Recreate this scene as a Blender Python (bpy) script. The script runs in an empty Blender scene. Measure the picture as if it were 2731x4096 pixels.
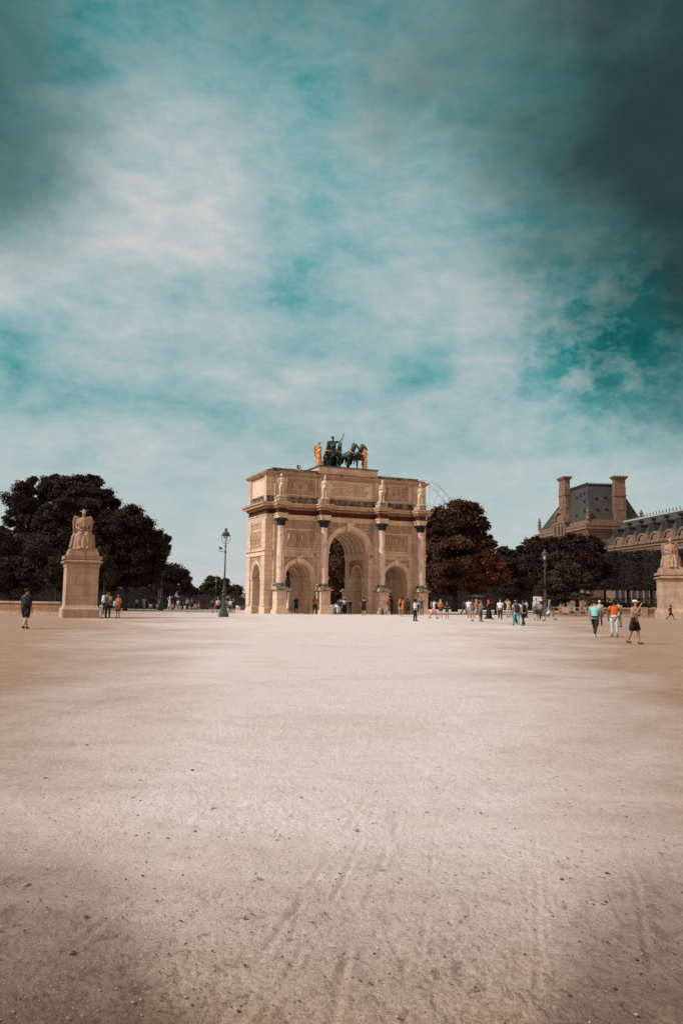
import bpy, bmesh, math, random
import numpy as np
from mathutils import Vector, Matrix
R=math.radians; PI=math.pi
random.seed(7); RNG=np.random.default_rng(7)
scene=bpy.context.scene; COL=scene.collection

# ------------------------------------------------------------------ materials
def nt(name):
    m=bpy.data.materials.new(name); m.use_nodes=True; n=m.node_tree
    b=n.nodes['Principled BSDF']; b.inputs['Specular IOR Level'].default_value=.25
    return m,n,b
def nd(n,t,**k):
    x=n.nodes.new(t)
    for a,v in k.items(): setattr(x,a,v)
    return x
def ramp(n,stops,fac=None):
    r=nd(n,'ShaderNodeValToRGB'); e=r.color_ramp.elements
    while len(e)<len(stops): e.new(.5)
    for i,(p,c) in enumerate(stops):
        e[i].position=p; e[i].color=(*c,1) if len(c)==3 else c
    if fac is not None: n.links.new(fac,r.inputs[0])
    return r.outputs[0]
def noise(n,scale,det=5,rough=.6,vec=None,dist=0):
    x=nd(n,'ShaderNodeTexNoise'); x.inputs['Scale'].default_value=scale; x.inputs['Detail'].default_value=det
    x.inputs['Roughness'].default_value=rough; x.inputs['Distortion'].default_value=dist
    if vec is not None: n.links.new(vec,x.inputs['Vector'])
    return x.outputs['Fac']
def mix(n,fac,a,b,mode='MIX'):
    x=nd(n,'ShaderNodeMix',data_type='RGBA',blend_type=mode)
    for s,v in ((x.inputs[0],fac),(x.inputs[6],a),(x.inputs[7],b)):
        if hasattr(v,'links'): n.links.new(v,s)
        elif isinstance(v,(int,float)): s.default_value=v
        else: s.default_value=(*v,1)
    return x.outputs[2]
def math_(n,op,a,b=0.0,c=None,clamp=False):
    x=nd(n,'ShaderNodeMath',operation=op,use_clamp=clamp)
    for s,v in zip(x.inputs,(a,b,c if c is not None else 0.0)):
        if hasattr(v,'links'): n.links.new(v,s)
        else: s.default_value=v
    return x.outputs[0]
def mapping(n,vec,scale):
    x=nd(n,'ShaderNodeMapping'); x.inputs['Scale'].default_value=scale; n.links.new(vec,x.inputs['Vector']); return x.outputs[0]
def bump(n,b,h,strength=.3,dist=.02):
    x=nd(n,'ShaderNodeBump'); x.inputs['Strength'].default_value=strength; x.inputs['Distance'].default_value=dist
    n.links.new(h,x.inputs['Height']); n.links.new(x.outputs[0],b.inputs['Normal'])
def ocoord(n): return nd(n,'ShaderNodeTexCoord').outputs['Object']
def L(n,a,b): n.links.new(a,b)

def plain(name,col,rough=.7,metal=0,var=.25,scale=4,spec=.25):
    m,n,b=nt(name); v=ocoord(n)
    f=noise(n,scale,5,.65,v)
    c=ramp(n,[(.25,tuple(x*(1-var) for x in col)),(.75,tuple(min(1,x*(1+var)) for x in col))],f)
    L(n,c,b.inputs['Base Color']); b.inputs['Roughness'].default_value=rough; b.inputs['Metallic'].default_value=metal
    b.inputs['Specular IOR Level'].default_value=spec
    return m
def stone(name,col,joints=True,grime=0.0,bw=1.15,bh=.46,streak=.5):
    """ashlar stone: block courses, patchy blocks, weather streaks, optional soot"""
    m,n,b=nt(name); v=ocoord(n)
    sx=nd(n,'ShaderNodeSeparateXYZ'); L(n,v,sx.inputs[0])
    cb=nd(n,'ShaderNodeCombineXYZ'); L(n,math_(n,'ADD',sx.outputs[0],sx.outputs[1]),cb.inputs[0]); L(n,sx.outputs[2],cb.inputs[1])
    f1=noise(n,.55,6,.62,v); f2=noise(n,6,6,.7,v)
    st=noise(n,1.0,5,.6,mapping(n,v,(2.6,2.6,.25)))
    base=ramp(n,[(.3,tuple(x*.84 for x in col)),(.5,col),(.72,tuple(min(1,x*1.1) for x in col))],f1)
    c=mix(n,.3,base,ramp(n,[(.35,(.55,.5,.46)),(.65,(1.0,1.0,1.0))],f2),'MULTIPLY')
    c=mix(n,ramp(n,[(.48,(0,0,0)),(.74,(streak,)*3)],st),c,(col[0]*.36,col[1]*.29,col[2]*.24)); c=mix(n,.5,c,ramp(n,[(.36,(.70,.62,.56)),(.52,(1,1,1))],noise(n,2.3,6,.7,v,.8)),'MULTIPLY')
    h=f2
    if joints:
        br=nd(n,'ShaderNodeTexBrick'); L(n,cb.outputs[0],br.inputs['Vector'])
        br.inputs['Color1'].default_value=(1,1,1,1); br.inputs['Color2'].default_value=(.83,.81,.79,1); br.inputs['Mortar'].default_value=(.5,.45,.42,1)
        br.inputs['Scale'].default_value=1; br.inputs['Mortar Size'].default_value=.012; br.inputs['Brick Width'].default_value=bw; br.inputs['Row Height'].default_value=bh
        c=mix(n,.85,c,br.outputs['Color'],'MULTIPLY')
    if grime>0:
        g=noise(n,1.1,6,.7,mapping(n,v,(1.4,1.4,.8)))
        c=mix(n,ramp(n,[(.62-grime*.35,(0,0,0)),(.78-grime*.35,(.92,)*3)],g),c,(.035,.03,.026))
    L(n,c,b.inputs['Base Color']); b.inputs['Roughness'].default_value=.92; b.inputs['Specular IOR Level'].default_value=.12
    bump(n,b,h,.25,.02)
    return m
def marble(name):
    m,n,b=nt(name); v=ocoord(n)
    f=noise(n,2.2,8,.68,mapping(n,v,(2.2,2.2,.38)),1.6)
    f2=noise(n,1.3,4,.5,v)
    c=ramp(n,[(.34,(.30,.125,.08)),(.45,(.56,.37,.29)),(.55,(.64,.48,.40)),(.7,(.68,.55,.48))],f)
    c=mix(n,ramp(n,[(.58,(0,0,0)),(.68,(.75,)*3)],f2),c,(.42,.22,.15))
    L(n,c,b.inputs['Base Color']); b.inputs['Roughness'].default_value=.55
    return m
def leafmat(name,c0,c1,c2):
    m,n,b=nt(name); v=ocoord(n)
    g=nd(n,'ShaderNodeNewGeometry')
    f=math_(n,'ADD',math_(n,'MULTIPLY',noise(n,.45,4,.6,v),.75),math_(n,'MULTIPLY',g.outputs['Random Per Island'],.35))
    c=ramp(n,[(.32,c0),(.55,c1),(.82,c2)],f)
    L(n,c,b.inputs['Base Color']); b.inputs['Roughness'].default_value=.75; b.inputs['Specular IOR Level'].default_value=.1
    t=nd(n,'ShaderNodeBsdfTranslucent'); L(n,c,t.inputs[0]); mx=nd(n,'ShaderNodeMixShader'); mx.inputs[0].default_value=.18
    L(n,b.outputs[0],mx.inputs[1]); L(n,t.outputs[0],mx.inputs[2]); L(n,mx.outputs[0],n.nodes['Material Output'].inputs[0])
    return m
STONE=(.73,.525,.39)
M={}
M['stone']=stone('ashlar_stone',STONE)
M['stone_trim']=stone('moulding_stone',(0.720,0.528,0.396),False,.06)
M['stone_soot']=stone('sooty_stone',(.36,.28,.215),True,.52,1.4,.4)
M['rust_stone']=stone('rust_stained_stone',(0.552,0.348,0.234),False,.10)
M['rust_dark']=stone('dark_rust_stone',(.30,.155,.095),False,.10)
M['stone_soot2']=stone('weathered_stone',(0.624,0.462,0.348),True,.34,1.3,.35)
M['relief']=stone('relief_stone',(.50,.335,.235),False,.0,streak=.7)
M['slab']=stone('inscription_slab',(0.756,0.546,0.414),False,.0,streak=.25)
M['red_marble']=stone('red_marble',(.105,.034,.02),True,0,1.9,2.0)
M['marble']=marble('veined_pink_marble')
M['letter']=plain('letter_rust',(.20,.085,.045),.8)
M['capital']=plain('dark_bronze',(.028,.026,.022),.6,.3,.5,6)
M['verdigris']=plain('verdigris_bronze',(.085,.115,.095),.7,.2,.45,7)
M['bronze']=plain('green_black_bronze',(.030,.043,.038),.5,.45,.55,5,.4)
M['gold']=plain('gilding',(.74,.285,.10),.38,.85,.5,6)
M['statue']=stone('statue_stone',(0.696,0.540,0.414),False,.0,streak=.75)
M['statue_far']=stone('weathered_statue_stone',(.37,.235,.165),False,.0,streak=.85)
M['ped']=stone('pedestal_stone',(.50,.35,.26),True,0,1.5,.75,.35)
M['pedcap']=stone('pedestal_cornice_stone',(.40,.24,.165),False)
M['lowwall']=stone('low_wall_stone',(.36,.225,.155),True,.12,1.4,.5)
M['iron']=plain('green_cast_iron',(.050,.068,.062),.6,.2,.35,5)
M['ironbrown']=plain('brown_painted_iron',(.070,.048,.038),.6,.2,.3,5)
M['lampgreen']=plain('lamp_green',(.045,.085,.074),.55,.2,.35,5)
M['glass']=plain('milky_glass',(.62,.55,.48),.25,0,.06,2,.5)
M['dark']=plain('dark_void',(.018,.016,.015),.8)
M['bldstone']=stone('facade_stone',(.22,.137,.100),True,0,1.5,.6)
M['slate']=stone('slate_roof',(.066,.066,.060),True,.12,.7,.35,.5)
M['lead']=plain('lead_ridge',(.34,.34,.34),.5,.2)
M['rivwall']=plain('pale_facade',(.62,.52,.46),.9,0,.08)
M['zinc']=plain('zinc_roof',(.36,.39,.39),.6,.1,.2,1)
M['white_steel']=plain('white_steel',(.58,.63,.63),.6,0,.05)
M['canvas']=plain('dark_green_canvas',(.055,.07,.058),.9)
M['wood']=plain('weathered_wood',(.10,.065,.045),.85)
M['woodlight']=plain('pale_timber',(.36,.24,.18),.85)
M['cloth']=plain('white_cloth',(.62,.6,.57),.9,0,.08)
M['bark']=plain('bark',(.035,.026,.021),.95,0,.4,3)
M['leaf_dark']=leafmat('dark_brown_leaves',(.026,.0165,.0135),(.044,.025,.019),(.075,.041,.03))
M['leaf_chestnut']=leafmat('chestnut_leaves',(.014,.008,.006),(.048,.023,.014),(.17,.08,.047))
M['leaf_red']=leafmat('rust_red_leaves',(.035,.014,.009),(.105,.037,.022),(.22,.085,.048))
M['leaf_brown']=leafmat('brown_leaves',(.017,.010,.0085),(.034,.0175,.0125),(.066,.032,.021))
M['leaf_olive']=leafmat('olive_leaves',(.018,.013,.009),(.045,.033,.021),(.10,.072,.044))
M['leaf_far']=leafmat('olive_brown_leaves',(.018,.015,.010),(.045,.036,.023),(.11,.08,.048))
M['leaf_black']=leafmat('near_black_leaves',(.026,.018,.0155),(.040,.0265,.022),(.066,.043,.033))
SK={'l':(.42,.235,.16),'m':(.27,.13,.08),'t':(.35,.165,.095),'d':(.075,.036,.024)}
CM={}
def cmat(col,kind='cloth'):
    k=(kind,)+tuple(round(x,3) for x in col)
    if k not in CM: CM[k]=plain(kind+'_dye_%d'%len(CM),col,.85,0,.14,9,.15)
    return CM[k]

# ------------------------------------------------------------------ mesh helpers
class MB:
    def __init__(s): s.bm=bmesh.new()
    def box(s,x0,x1,y0,y1,z0,z1,taper=0):
        t=taper; c=[(x0,y0,z0),(x1,y0,z0),(x1,y1,z0),(x0,y1,z0),(x0+t,y0+t,z1),(x1-t,y0+t,z1),(x1-t,y1-t,z1),(x0+t,y1-t,z1)]
        v=[s.bm.verts.new(p) for p in c]
        for f in ((3,2,1,0),(4,5,6,7),(0,1,5,4),(1,2,6,5),(2,3,7,6),(3,0,4,7)): s.bm.faces.new([v[i] for i in f])
        return s
    def prism(s,poly,z0,z1):
        a=[s.bm.verts.new((x,y,z0)) for x,y in poly]; b=[s.bm.verts.new((x,y,z1)) for x,y in poly]; n=len(poly)
        s.bm.faces.new(a[::-1]); s.bm.faces.new(b)
        for i in range(n): s.bm.faces.new((a[i],a[(i+1)%n],b[(i+1)%n],b[i]))
        return s
    def hull(s,pts,faces):
        v=[s.bm.verts.new(p) for p in pts]
        for f in faces: s.bm.faces.new([v[i] for i in f])
        return s
    def loft(s,rings,cap=True,closed=True):
        R_=[[s.bm.verts.new(p) for p in r] for r in rings]; n=len(R_[0])
        for a,b in zip(R_,R_[1:]):
            for i in range(n if closed else n-1): s.bm.faces.new((a[i],a[(i+1)%n],b[(i+1)%n],b[i]))
        if cap: s.bm.faces.new(R_[0][::-1]); s.bm.faces.new(R_[-1])
        return s
    def lathe(s,prof,c=(0,0,0),seg=16,rot=0,sq=1):
        rings=[]
        for r,z in prof:
            r=max(r,.0005); rings.append([(c[0]+r*math.cos(rot+2*PI*i/seg),c[1]+r*sq*math.sin(rot+2*PI*i/seg),c[2]+z) for i in range(seg)])
        return s.loft(rings)
    def ell(s,c,r,seg=12,rings=8,M3=None):
        rs=[]
        for j in range(rings+1):
            t=-PI/2+PI*j/rings; cr=max(math.cos(t),.01); ring=[]
            for i in range(seg):
                p=Vector((r[0]*cr*math.cos(2*PI*i/seg),r[1]*cr*math.sin(2*PI*i/seg),r[2]*math.sin(t)))
                if M3 is not None: p=M3@p
                ring.append(tuple(p+Vector(c)))
            rs.append(ring)
        return s.loft(rs)
    def tube(s,pts,rad,seg=8,flat=1.0):
        pts=[Vector(p) for p in pts]; n=len(pts)
        if not hasattr(rad,'__len__'): rad=[rad]*n
        rings=[]; up=Vector((0,0,1))
        for i,p in enumerate(pts):
            d=(pts[min(i+1,n-1)]-pts[max(i-1,0)]); d=d.normalized() if d.length>1e-6 else Vector((0,0,1))
            if i==0:
                a=d.orthogonal().normalized() if abs(d.z)>.95 else d.cross(up).normalized()
                if abs(d.z)>.95: a=(Vector((1,0,0))-d*d.x).normalized()
            else: a=(a-d*a.dot(d)).normalized()
            b=d.cross(a)
            rings.append([tuple(p+a*rad[i]*math.cos(2*PI*k/seg)+b*rad[i]*flat*math.sin(2*PI*k/seg)) for k in range(seg)])
        return s.loft(rings)
    def torus(s,c,Rr,r,axis='z',seg=24,ms=6,a0=0,a1=2*PI):
        closed=abs(a1-a0-2*PI)<1e-6; n=seg if closed else seg+1; rings=[]
        for i in range(n):
            t=a0+(a1-a0)*i/seg; ring=[]
            for k in range(ms):
                q=Rr+r*math.cos(2*PI*k/ms); w=r*math.sin(2*PI*k/ms); x,y=q*math.cos(t),q*math.sin(t)
                p={'z':(x,y,w),'y':(x,w,y),'x':(w,x,y)}[axis]; ring.append((p[0]+c[0],p[1]+c[1],p[2]+c[2]))
            rings.append(ring)
        if closed:
            R_=[[s.bm.verts.new(p) for p in r_] for r_ in rings]
            for a,b in zip(R_,R_[1:]+R_[:1]):
                for i in range(ms): s.bm.faces.new((a[i],a[(i+1)%ms],b[(i+1)%ms],b[i]))
            return s
        return s.loft(rings)
    def arch(s,c,z,r0,r1,y0,y1,axis='u',seg=28,a0=0,a1=PI):
        """half ring, thickness r0..r1, depth y0..y1"""
        rings=[]
        for i in range(seg+1):
            t=a0+(a1-a0)*i/seg; ring=[]
            for r,y in ((r0,y0),(r1,y0),(r1,y1),(r0,y1)):
                p=c+r*math.cos(t); q=z+r*math.sin(t)
                ring.append((p,y,q) if axis=='u' else (y,p,q))
            rings.append(ring)
        return s.loft(rings)
    def join(s,me,mat=None):
        bm2=bmesh.new(); bm2.from_mesh(me)
        if mat is not None: bm2.transform(mat)
        mp={}
        for v in bm2.verts: mp[v.index]=s.bm.verts.new(v.co)
        bm2.verts.index_update()
        for f in bm2.faces:
            try: s.bm.faces.new([mp[v.index] for v in f.verts])
            except ValueError: pass
        bm2.free(); return s
    def build(s,name,mat,parent=None,smooth=False,mats=None):
        bmesh.ops.recalc_face_normals(s.bm,faces=s.bm.faces)
        me=bpy.data.meshes.new(name); s.bm.to_mesh(me); s.bm.free()
        for mm in (mats or [mat]): me.materials.append(mm)
        if smooth: me.polygons.foreach_set('use_smooth',[True]*len(me.polygons))
        return link(name,me,parent)
def link(name,data,parent=None):
    o=bpy.data.objects.new(name,data); COL.objects.link(o)
    if parent is not None: o.parent=parent
    return o
def npmesh(name,V,F,mat,parent=None,smooth=False):
    V=np.asarray(V,dtype=np.float32); F=np.asarray(F,dtype=np.int32)
    me=bpy.data.meshes.new(name); me.vertices.add(len(V)); me.vertices.foreach_set('co',V.ravel())
    k=F.shape[1]; me.loops.add(F.size); me.loops.foreach_set('vertex_index',F.ravel())
    me.polygons.add(len(F)); me.polygons.foreach_set('loop_start',np.arange(0,F.size,k,dtype=np.int32))
    me.polygons.foreach_set('loop_total',np.full(len(F),k,dtype=np.int32))
    if smooth: me.polygons.foreach_set('use_smooth',np.ones(len(F),dtype=bool))
    me.update(calc_edges=True); me.materials.append(mat)
    return link(name,me,parent)
def bake(o,mats=None):
    bpy.context.view_layer.update()
    me=bpy.data.meshes.new_from_object(o.evaluated_get(bpy.context.evaluated_depsgraph_get()))
    o.modifiers.clear(); old=o.data; o.data=me; me.name=o.name
    me.materials.clear()
    for m in (mats or []): me.materials.append(m)
    return o
def tag(o,label=None,cat=None,group=None,kind=None):
    if label: o['label']=label
    if cat: o['category']=cat
    if group: o['group']=group
    if kind: o['kind']=kind
    return o
def empty(name,loc,rz=0,label=None,cat=None,group=None):
    o=link(name,None); o.location=loc; o.rotation_euler=(0,0,rz); o.empty_display_size=.3
    return tag(o,label,cat,group)
def copy_tree(o,parent=None):
    c=o.copy(); COL.objects.link(c)
    if parent is not None: c.parent=parent
    for ch in list(o.children): copy_tree(ch,c)
    return c
def sstep(a,b,x):
    t=np.clip((x-a)/(b-a),0,1); return t*t*(3-2*t)
def gz(x,y):
    """height of the plaza: it falls a little towards the garden on the left"""
    return -sstep(7,11,-x)*(.02*np.clip(y-66,0,14)+.006*np.clip(y-80,0,70))
def G(x,y): return float(gz(np.float64(x),np.float64(y)))

# ------------------------------------------------------------------ noise for displaced ground
def vnoise(x,y,seed=0):
    xi=np.floor(x).astype(np.int64); yi=np.floor(y).astype(np.int64); fx=x-xi; fy=y-yi
    def h(a,b):
        n=(a*374761393+b*668265263+seed*974711)&0x7fffffff; n=((n^(n>>13))*1274126177)&0x7fffffff
        return ((n^(n>>16))&0xffff)/65535.0
    fx=fx*fx*(3-2*fx); fy=fy*fy*(3-2*fy)
    return (h(xi,yi)*(1-fx)+h(xi+1,yi)*fx)*(1-fy)+(h(xi,yi+1)*(1-fx)+h(xi+1,yi+1)*fx)*fy

# ------------------------------------------------------------------ figures
ARM={'down':((.06,.03,-.29),(.075,-.03,-.55)),'swingf':((.05,-.10,-.27),(.03,-.26,-.46)),'swingb':((.06,.14,-.25),(.07,.18,-.5)),
 'phone':((.05,-.19,-.21),(-.10,-.30,.10)),'up':((.12,-.17,-.06),(-.08,-.20,.20)),'belly':((.08,.03,-.28),(-.11,-.22,-.24)),
 'hip':((.17,.06,-.24),(.02,-.05,-.45)),'point':((.06,-.27,-.02),(.10,-.54,.02)),'raise':((.20,-.08,.0),(.16,-.2,.24)),
 'chin':((.05,-.16,-.24),(-.12,-.17,.04)),'bag':((.12,.02,-.27),(.06,-.12,-.45)),'out':((.15,-.04,-.24),(.26,-.2,-.40)),
 'staff':((.24,-.04,.05),(.44,-.08,.26)),'lap':((.08,-.06,-.27),(-.04,-.30,-.36)),'cloakarm':((.10,.05,-.27),(-.02,-.14,-.30))}
LEG={'stand':(2,2,-2,2,.03),'walk':(24,8,-18,14,.0),'walk2':(-18,16,22,6,.0),'step':(12,6,-10,16,.01),'wide':(4,4,-3,3,.09),'contra':(10,22,-2,0,.03),'stride':(32,10,-26,20,0),
 'close':(3,3,-3,2,.0),'sit':(82,78,82,78,.06)}
def skeleton(pose):
    """joints for a 1.75 m figure facing -y"""
    aL,bL,aR,bR,sp=LEG[pose['legs']]; J={}
    lean=pose.get('lean',0)
    for s,n,a,b in ((1,'L',aL,bL),(-1,'R',aR,bR)):
        a,b=R(a),R(b); hip=Vector((.095*s,0,.92))
        kn=hip+.44*Vector((sp*s,-math.sin(a),-math.cos(a))); an=kn+.42*Vector((sp*.5*s,-math.sin(a-b),-math.cos(a-b)))
        J['hip'+n],J['kn'+n],J['an'+n]=hip,kn,an
    dz=.075-min(J['anL'].z,J['anR'].z)
    for k in J: J[k]=J[k]+Vector((0,0,dz))
    def up(x,y,z): return Vector((x,y-lean*max(0,z-.95),z+dz))
    J['pel']=up(0,0,.95); J['wst']=up(0,0,1.08); J['chs']=up(0,.0,1.27); J['uch']=up(0,0,1.40); J['nck']=up(0,-.01,1.49)
    hd=pose.get('head',(0,0)); J['jaw']=up(hd[0]*.03,-.02-hd[1]*.05,1.555); J['mid']=up(hd[0]*.06,-.015-hd[1]*.09,1.63-.02*abs(hd[1])); J['crn']=up(hd[0]*.08,.005-hd[1]*.10,1.705-.03*abs(hd[1]))
    J['nose']=J['mid']+Vector((hd[0]*.05,-.098,-.015)); J['dz']=dz
    for s,n in ((1,'L'),(-1,'R')):
        sh=up(.185*s,.01,1.41); e,w=ARM[pose['arm'+n]]
        J['sh'+n]=sh; J['el'+n]=sh+Vector((e[0]*s,e[1],e[2])); J['wr'+n]=sh+Vector((w[0]*s,w[1],w[2]))
    return J
def body_mesh(J,slim=1.0,hands=True):
    V=[];E=[];Rd=[]
    def add(p,r,par=None):
        V.append(tuple(p)); Rd.append(r); i=len(V)-1
        if par is not None: E.append((par,i))
        return i
    pel=add(J['pel'],.125*slim); w=add(J['wst'],.110*slim,pel); c=add(J['chs'],.132*slim,w); u=add(J['uch'],.105*slim,c)
    n=add(J['nck'],.054,u); j=add(J['jaw'],.064,n); m=add(J['mid'],.087,j); add(J['crn'],.072,m); add(J['nose'],.012,m)
    for s,k in ((1,'L'),(-1,'R')):
        h=add(J['hip'+k],.088*slim,pel); mid=(J['hip'+k]+J['kn'+k])/2; t=add(mid,.078*slim,h); kn=add(J['kn'+k],.055*slim,t)
        cf=add(J['kn'+k].lerp(J['an'+k],.35)+Vector((0,.012,0)),.056*slim,kn); an=add(J['an'+k],.036,cf)
        fd=Vector((.02*s,-1,0)).normalized(); ft=add(J['an'+k]+fd*.10+Vector((0,0,-.042)),.032,an); add(J['an'+k]+fd*.17+Vector((0,0,-.05)),.022,ft); add(J['an'+k]+Vector((0,.045,-.045)),.028,an)
        sh=add(J['sh'+k],.056*slim,u); el=add(J['el'+k],.040*slim,sh); fm=add(J['el'+k].lerp(J['wr'+k],.3),.040*slim,el); wr=add(J['wr'+k],.026,fm)
        if hands:
            d=(J['wr'+k]-J['el'+k]).normalized(); side=d.cross(Vector((1,0,0))*s+Vector((0,.3,0))).normalized(); nrm=d.cross(side).normalized()
            pm=add(J['wr'+k]+d*.055,.026,wr)
            for q,ln in ((-1.5,.062),(-.5,.076),(.5,.080),(1.5,.070)):
                b=J['wr'+k]+d*.088+side*(.019*q); f1=add(b,.0085,pm); f2=add(b+d*ln*.5+nrm*.008,.008,f1); add(b+d*ln+nrm*.03,.0065,f2)
            t1=add(J['wr'+k]+d*.04-side*.036+nrm*.01,.011,pm); add(J['wr'+k]+d*.085-side*.052+nrm*.022,.0085,t1)
    me=bpy.data.meshes.new('body'); me.from_pydata(V,E,[]); o=link('body',me)
    mo=o.modifiers.new('s','SKIN'); mo.use_smooth_shade=True
    sv=me.skin_vertices[0].data if len(me.skin_vertices) else None
    if sv is None:
        bm=bmesh.new(); bm.from_mesh(me); bm.verts.layers.skin.verify(); bm.to_mesh(me); bm.free(); sv=me.skin_vertices[0].data
    for i,r in enumerate(Rd): sv[i].radius=(r,r); sv[i].use_root=(i==0)
    sd=o.modifiers.new('d','SUBSURF'); sd.levels=1; sd.render_levels=1
    return o
def ering(c,rx,ry,seg=14,rot=0.0): return [(c[0]+rx*math.cos(2*PI*i/seg),c[1]+ry*math.sin(2*PI*i/seg),c[2]) for i in range(seg)]
def torso(mb,J,z0=.90,fl=1.0,top='tee',slim=1.0):
    dz=J['dz']; P=[(z0,.172*fl,.128*fl),(1.02,.158,.118),(1.12,.158,.116),(1.26,.184,.130),(1.36,.196,.120),(1.415,.172,.100),(1.455,.105,.082),(1.475,.066,.062)]
    if top=='tank': P=P[:5]+[(1.40,.13,.10)]
    mb.loft([ering((0,(J['uch'].y)*max(0,(z-.95)/.45),z+dz),rx*slim,ry*slim) for z,rx,ry in P]); return mb
def sleeves(mb,J,t=.55,r=.062):
    for k in 'LR':
        s,e,w=J['sh'+k],J['el'+k],J['wr'+k]
        st=s+(Vector((0,s.y,s.z))-s)*.25
        if t<=1: mb.tube([st,s,s.lerp(e,t)],[r*1.05,r*1.08,r],10)
        else: mb.tube([st,s,e,e.lerp(w,t-1)],[r*1.05,r*1.08,r*.85,r*.62],10)
    return mb
def trousers(mb,J,to=1.93,r=1.0,slim=1.0):
    dz=J['dz']
    mb.loft([ering((0,0,z+dz),rx*slim,ry*slim) for z,rx,ry in ((.80,.150,.115),(.88,.172,.130),(.98,.165,.124),(1.045,.152,.116))])
    for k in 'LR':
        h,kn,an=J['hip'+k],J['kn'+k],J['an'+k]; h=h+Vector((0,0,-.02))
        if to<=1: mb.tube([h,h.lerp(kn,to*.5),h.lerp(kn,to)],[.098*slim,.100*r*slim,.098*r*slim],12)
        else: mb.tube([h,h.lerp(kn,.5),kn,kn.lerp(an,.4),kn.lerp(an,to-1)],[.097*slim,.090*slim,.068*r*slim,.066*r*slim,.054*r*slim],12)
    return mb
def skirt(mb,J,hem=.55,flare=1.25,z0=1.06,slim=1.0):
    dz=J['dz']; n=7; rings=[]
    for i in range(n):
        t=i/(n-1); z=z0+(hem-z0)*t; k=min(1,t*2.2)
        rx=(.150+(.185*flare-.150)*k)*slim; ry=(.115+(.150*flare-.115)*k)*slim
        rings.append([(rx*math.cos(a)*(1+.05*t*math.sin(7*a)),ry*math.sin(a)*(1+.05*t*math.sin(7*a)),z+dz) for a in [2*PI*j/18 for j in range(18)]])
    mb.loft(rings); return mb
def shoes(mb,J,r=1.0):
    for k in 'LR':
        a=J['an'+k]; mb.ell((a.x,a.y-.055,a.z-.035),(.047*r,.135*r,.042),10,6); mb.ell((a.x,a.y+.012,a.z-.005),(.042*r,.055*r,.055),10,6)
    return mb
def hair(mb,J,kind):
    c=J['mid']; q=J['crn']
    if kind=='bald': return None
    mb.ell((q.x,q.y+.022,(c.z+q.z)/2+.022),(.092,.098,.092),14,8)
    if kind=='long':
        mb.loft([ering((q.x,c.y+.05,c.z+.03),.098,.085),ering((q.x,c.y+.075,c.z-.10),.108,.062),ering((0,J['uch'].y+.115,J['uch'].z-.04),.115,.045),ering((0,J['uch'].y+.125,J['uch'].z-.16),.085,.03)])
    if kind=='bun': mb.ell((q.x,q.y+.09,q.z+.02),(.045,.045,.045),8,6)
    if kind=='curly':
        for i in range(16):
            a=random.random()*2*PI; mb.ell((q.x+.085*math.cos(a),q.y+.035+.075*math.sin(a),c.z+random.uniform(-.05,.09)),(.045,.045,.045),7,5)
    return mb
def hat(mb,J,kind):
    q=J['crn']
    if kind=='cap': mb.ell((q.x,q.y+.01,q.z-.005),(.100,.108,.068),14,8); mb.ell((q.x,q.y-.11,q.z-.02),(.075,.085,.012),10,4)
    if kind=='brim': mb.lathe([(.0,.11),(.07,.105),(.095,.06),(.10,.0),(.20,-.022),(.205,-.012),(.10,.012)],(q.x,q.y,q.z-.02),16)
    return mb
PEOPLE={}
def eyes_on(o,J,skinmat):
    me=o.data; me.materials.clear(); me.materials.append(skinmat); me.materials.append(M['dark'])
    tg=[J['mid']+Vector((s*.034,-.082,.008)) for s in (1,-1)]
    for p in me.polygons:
        for t in tg:
            if (p.center-t).length<.02: p.material_index=1
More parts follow.
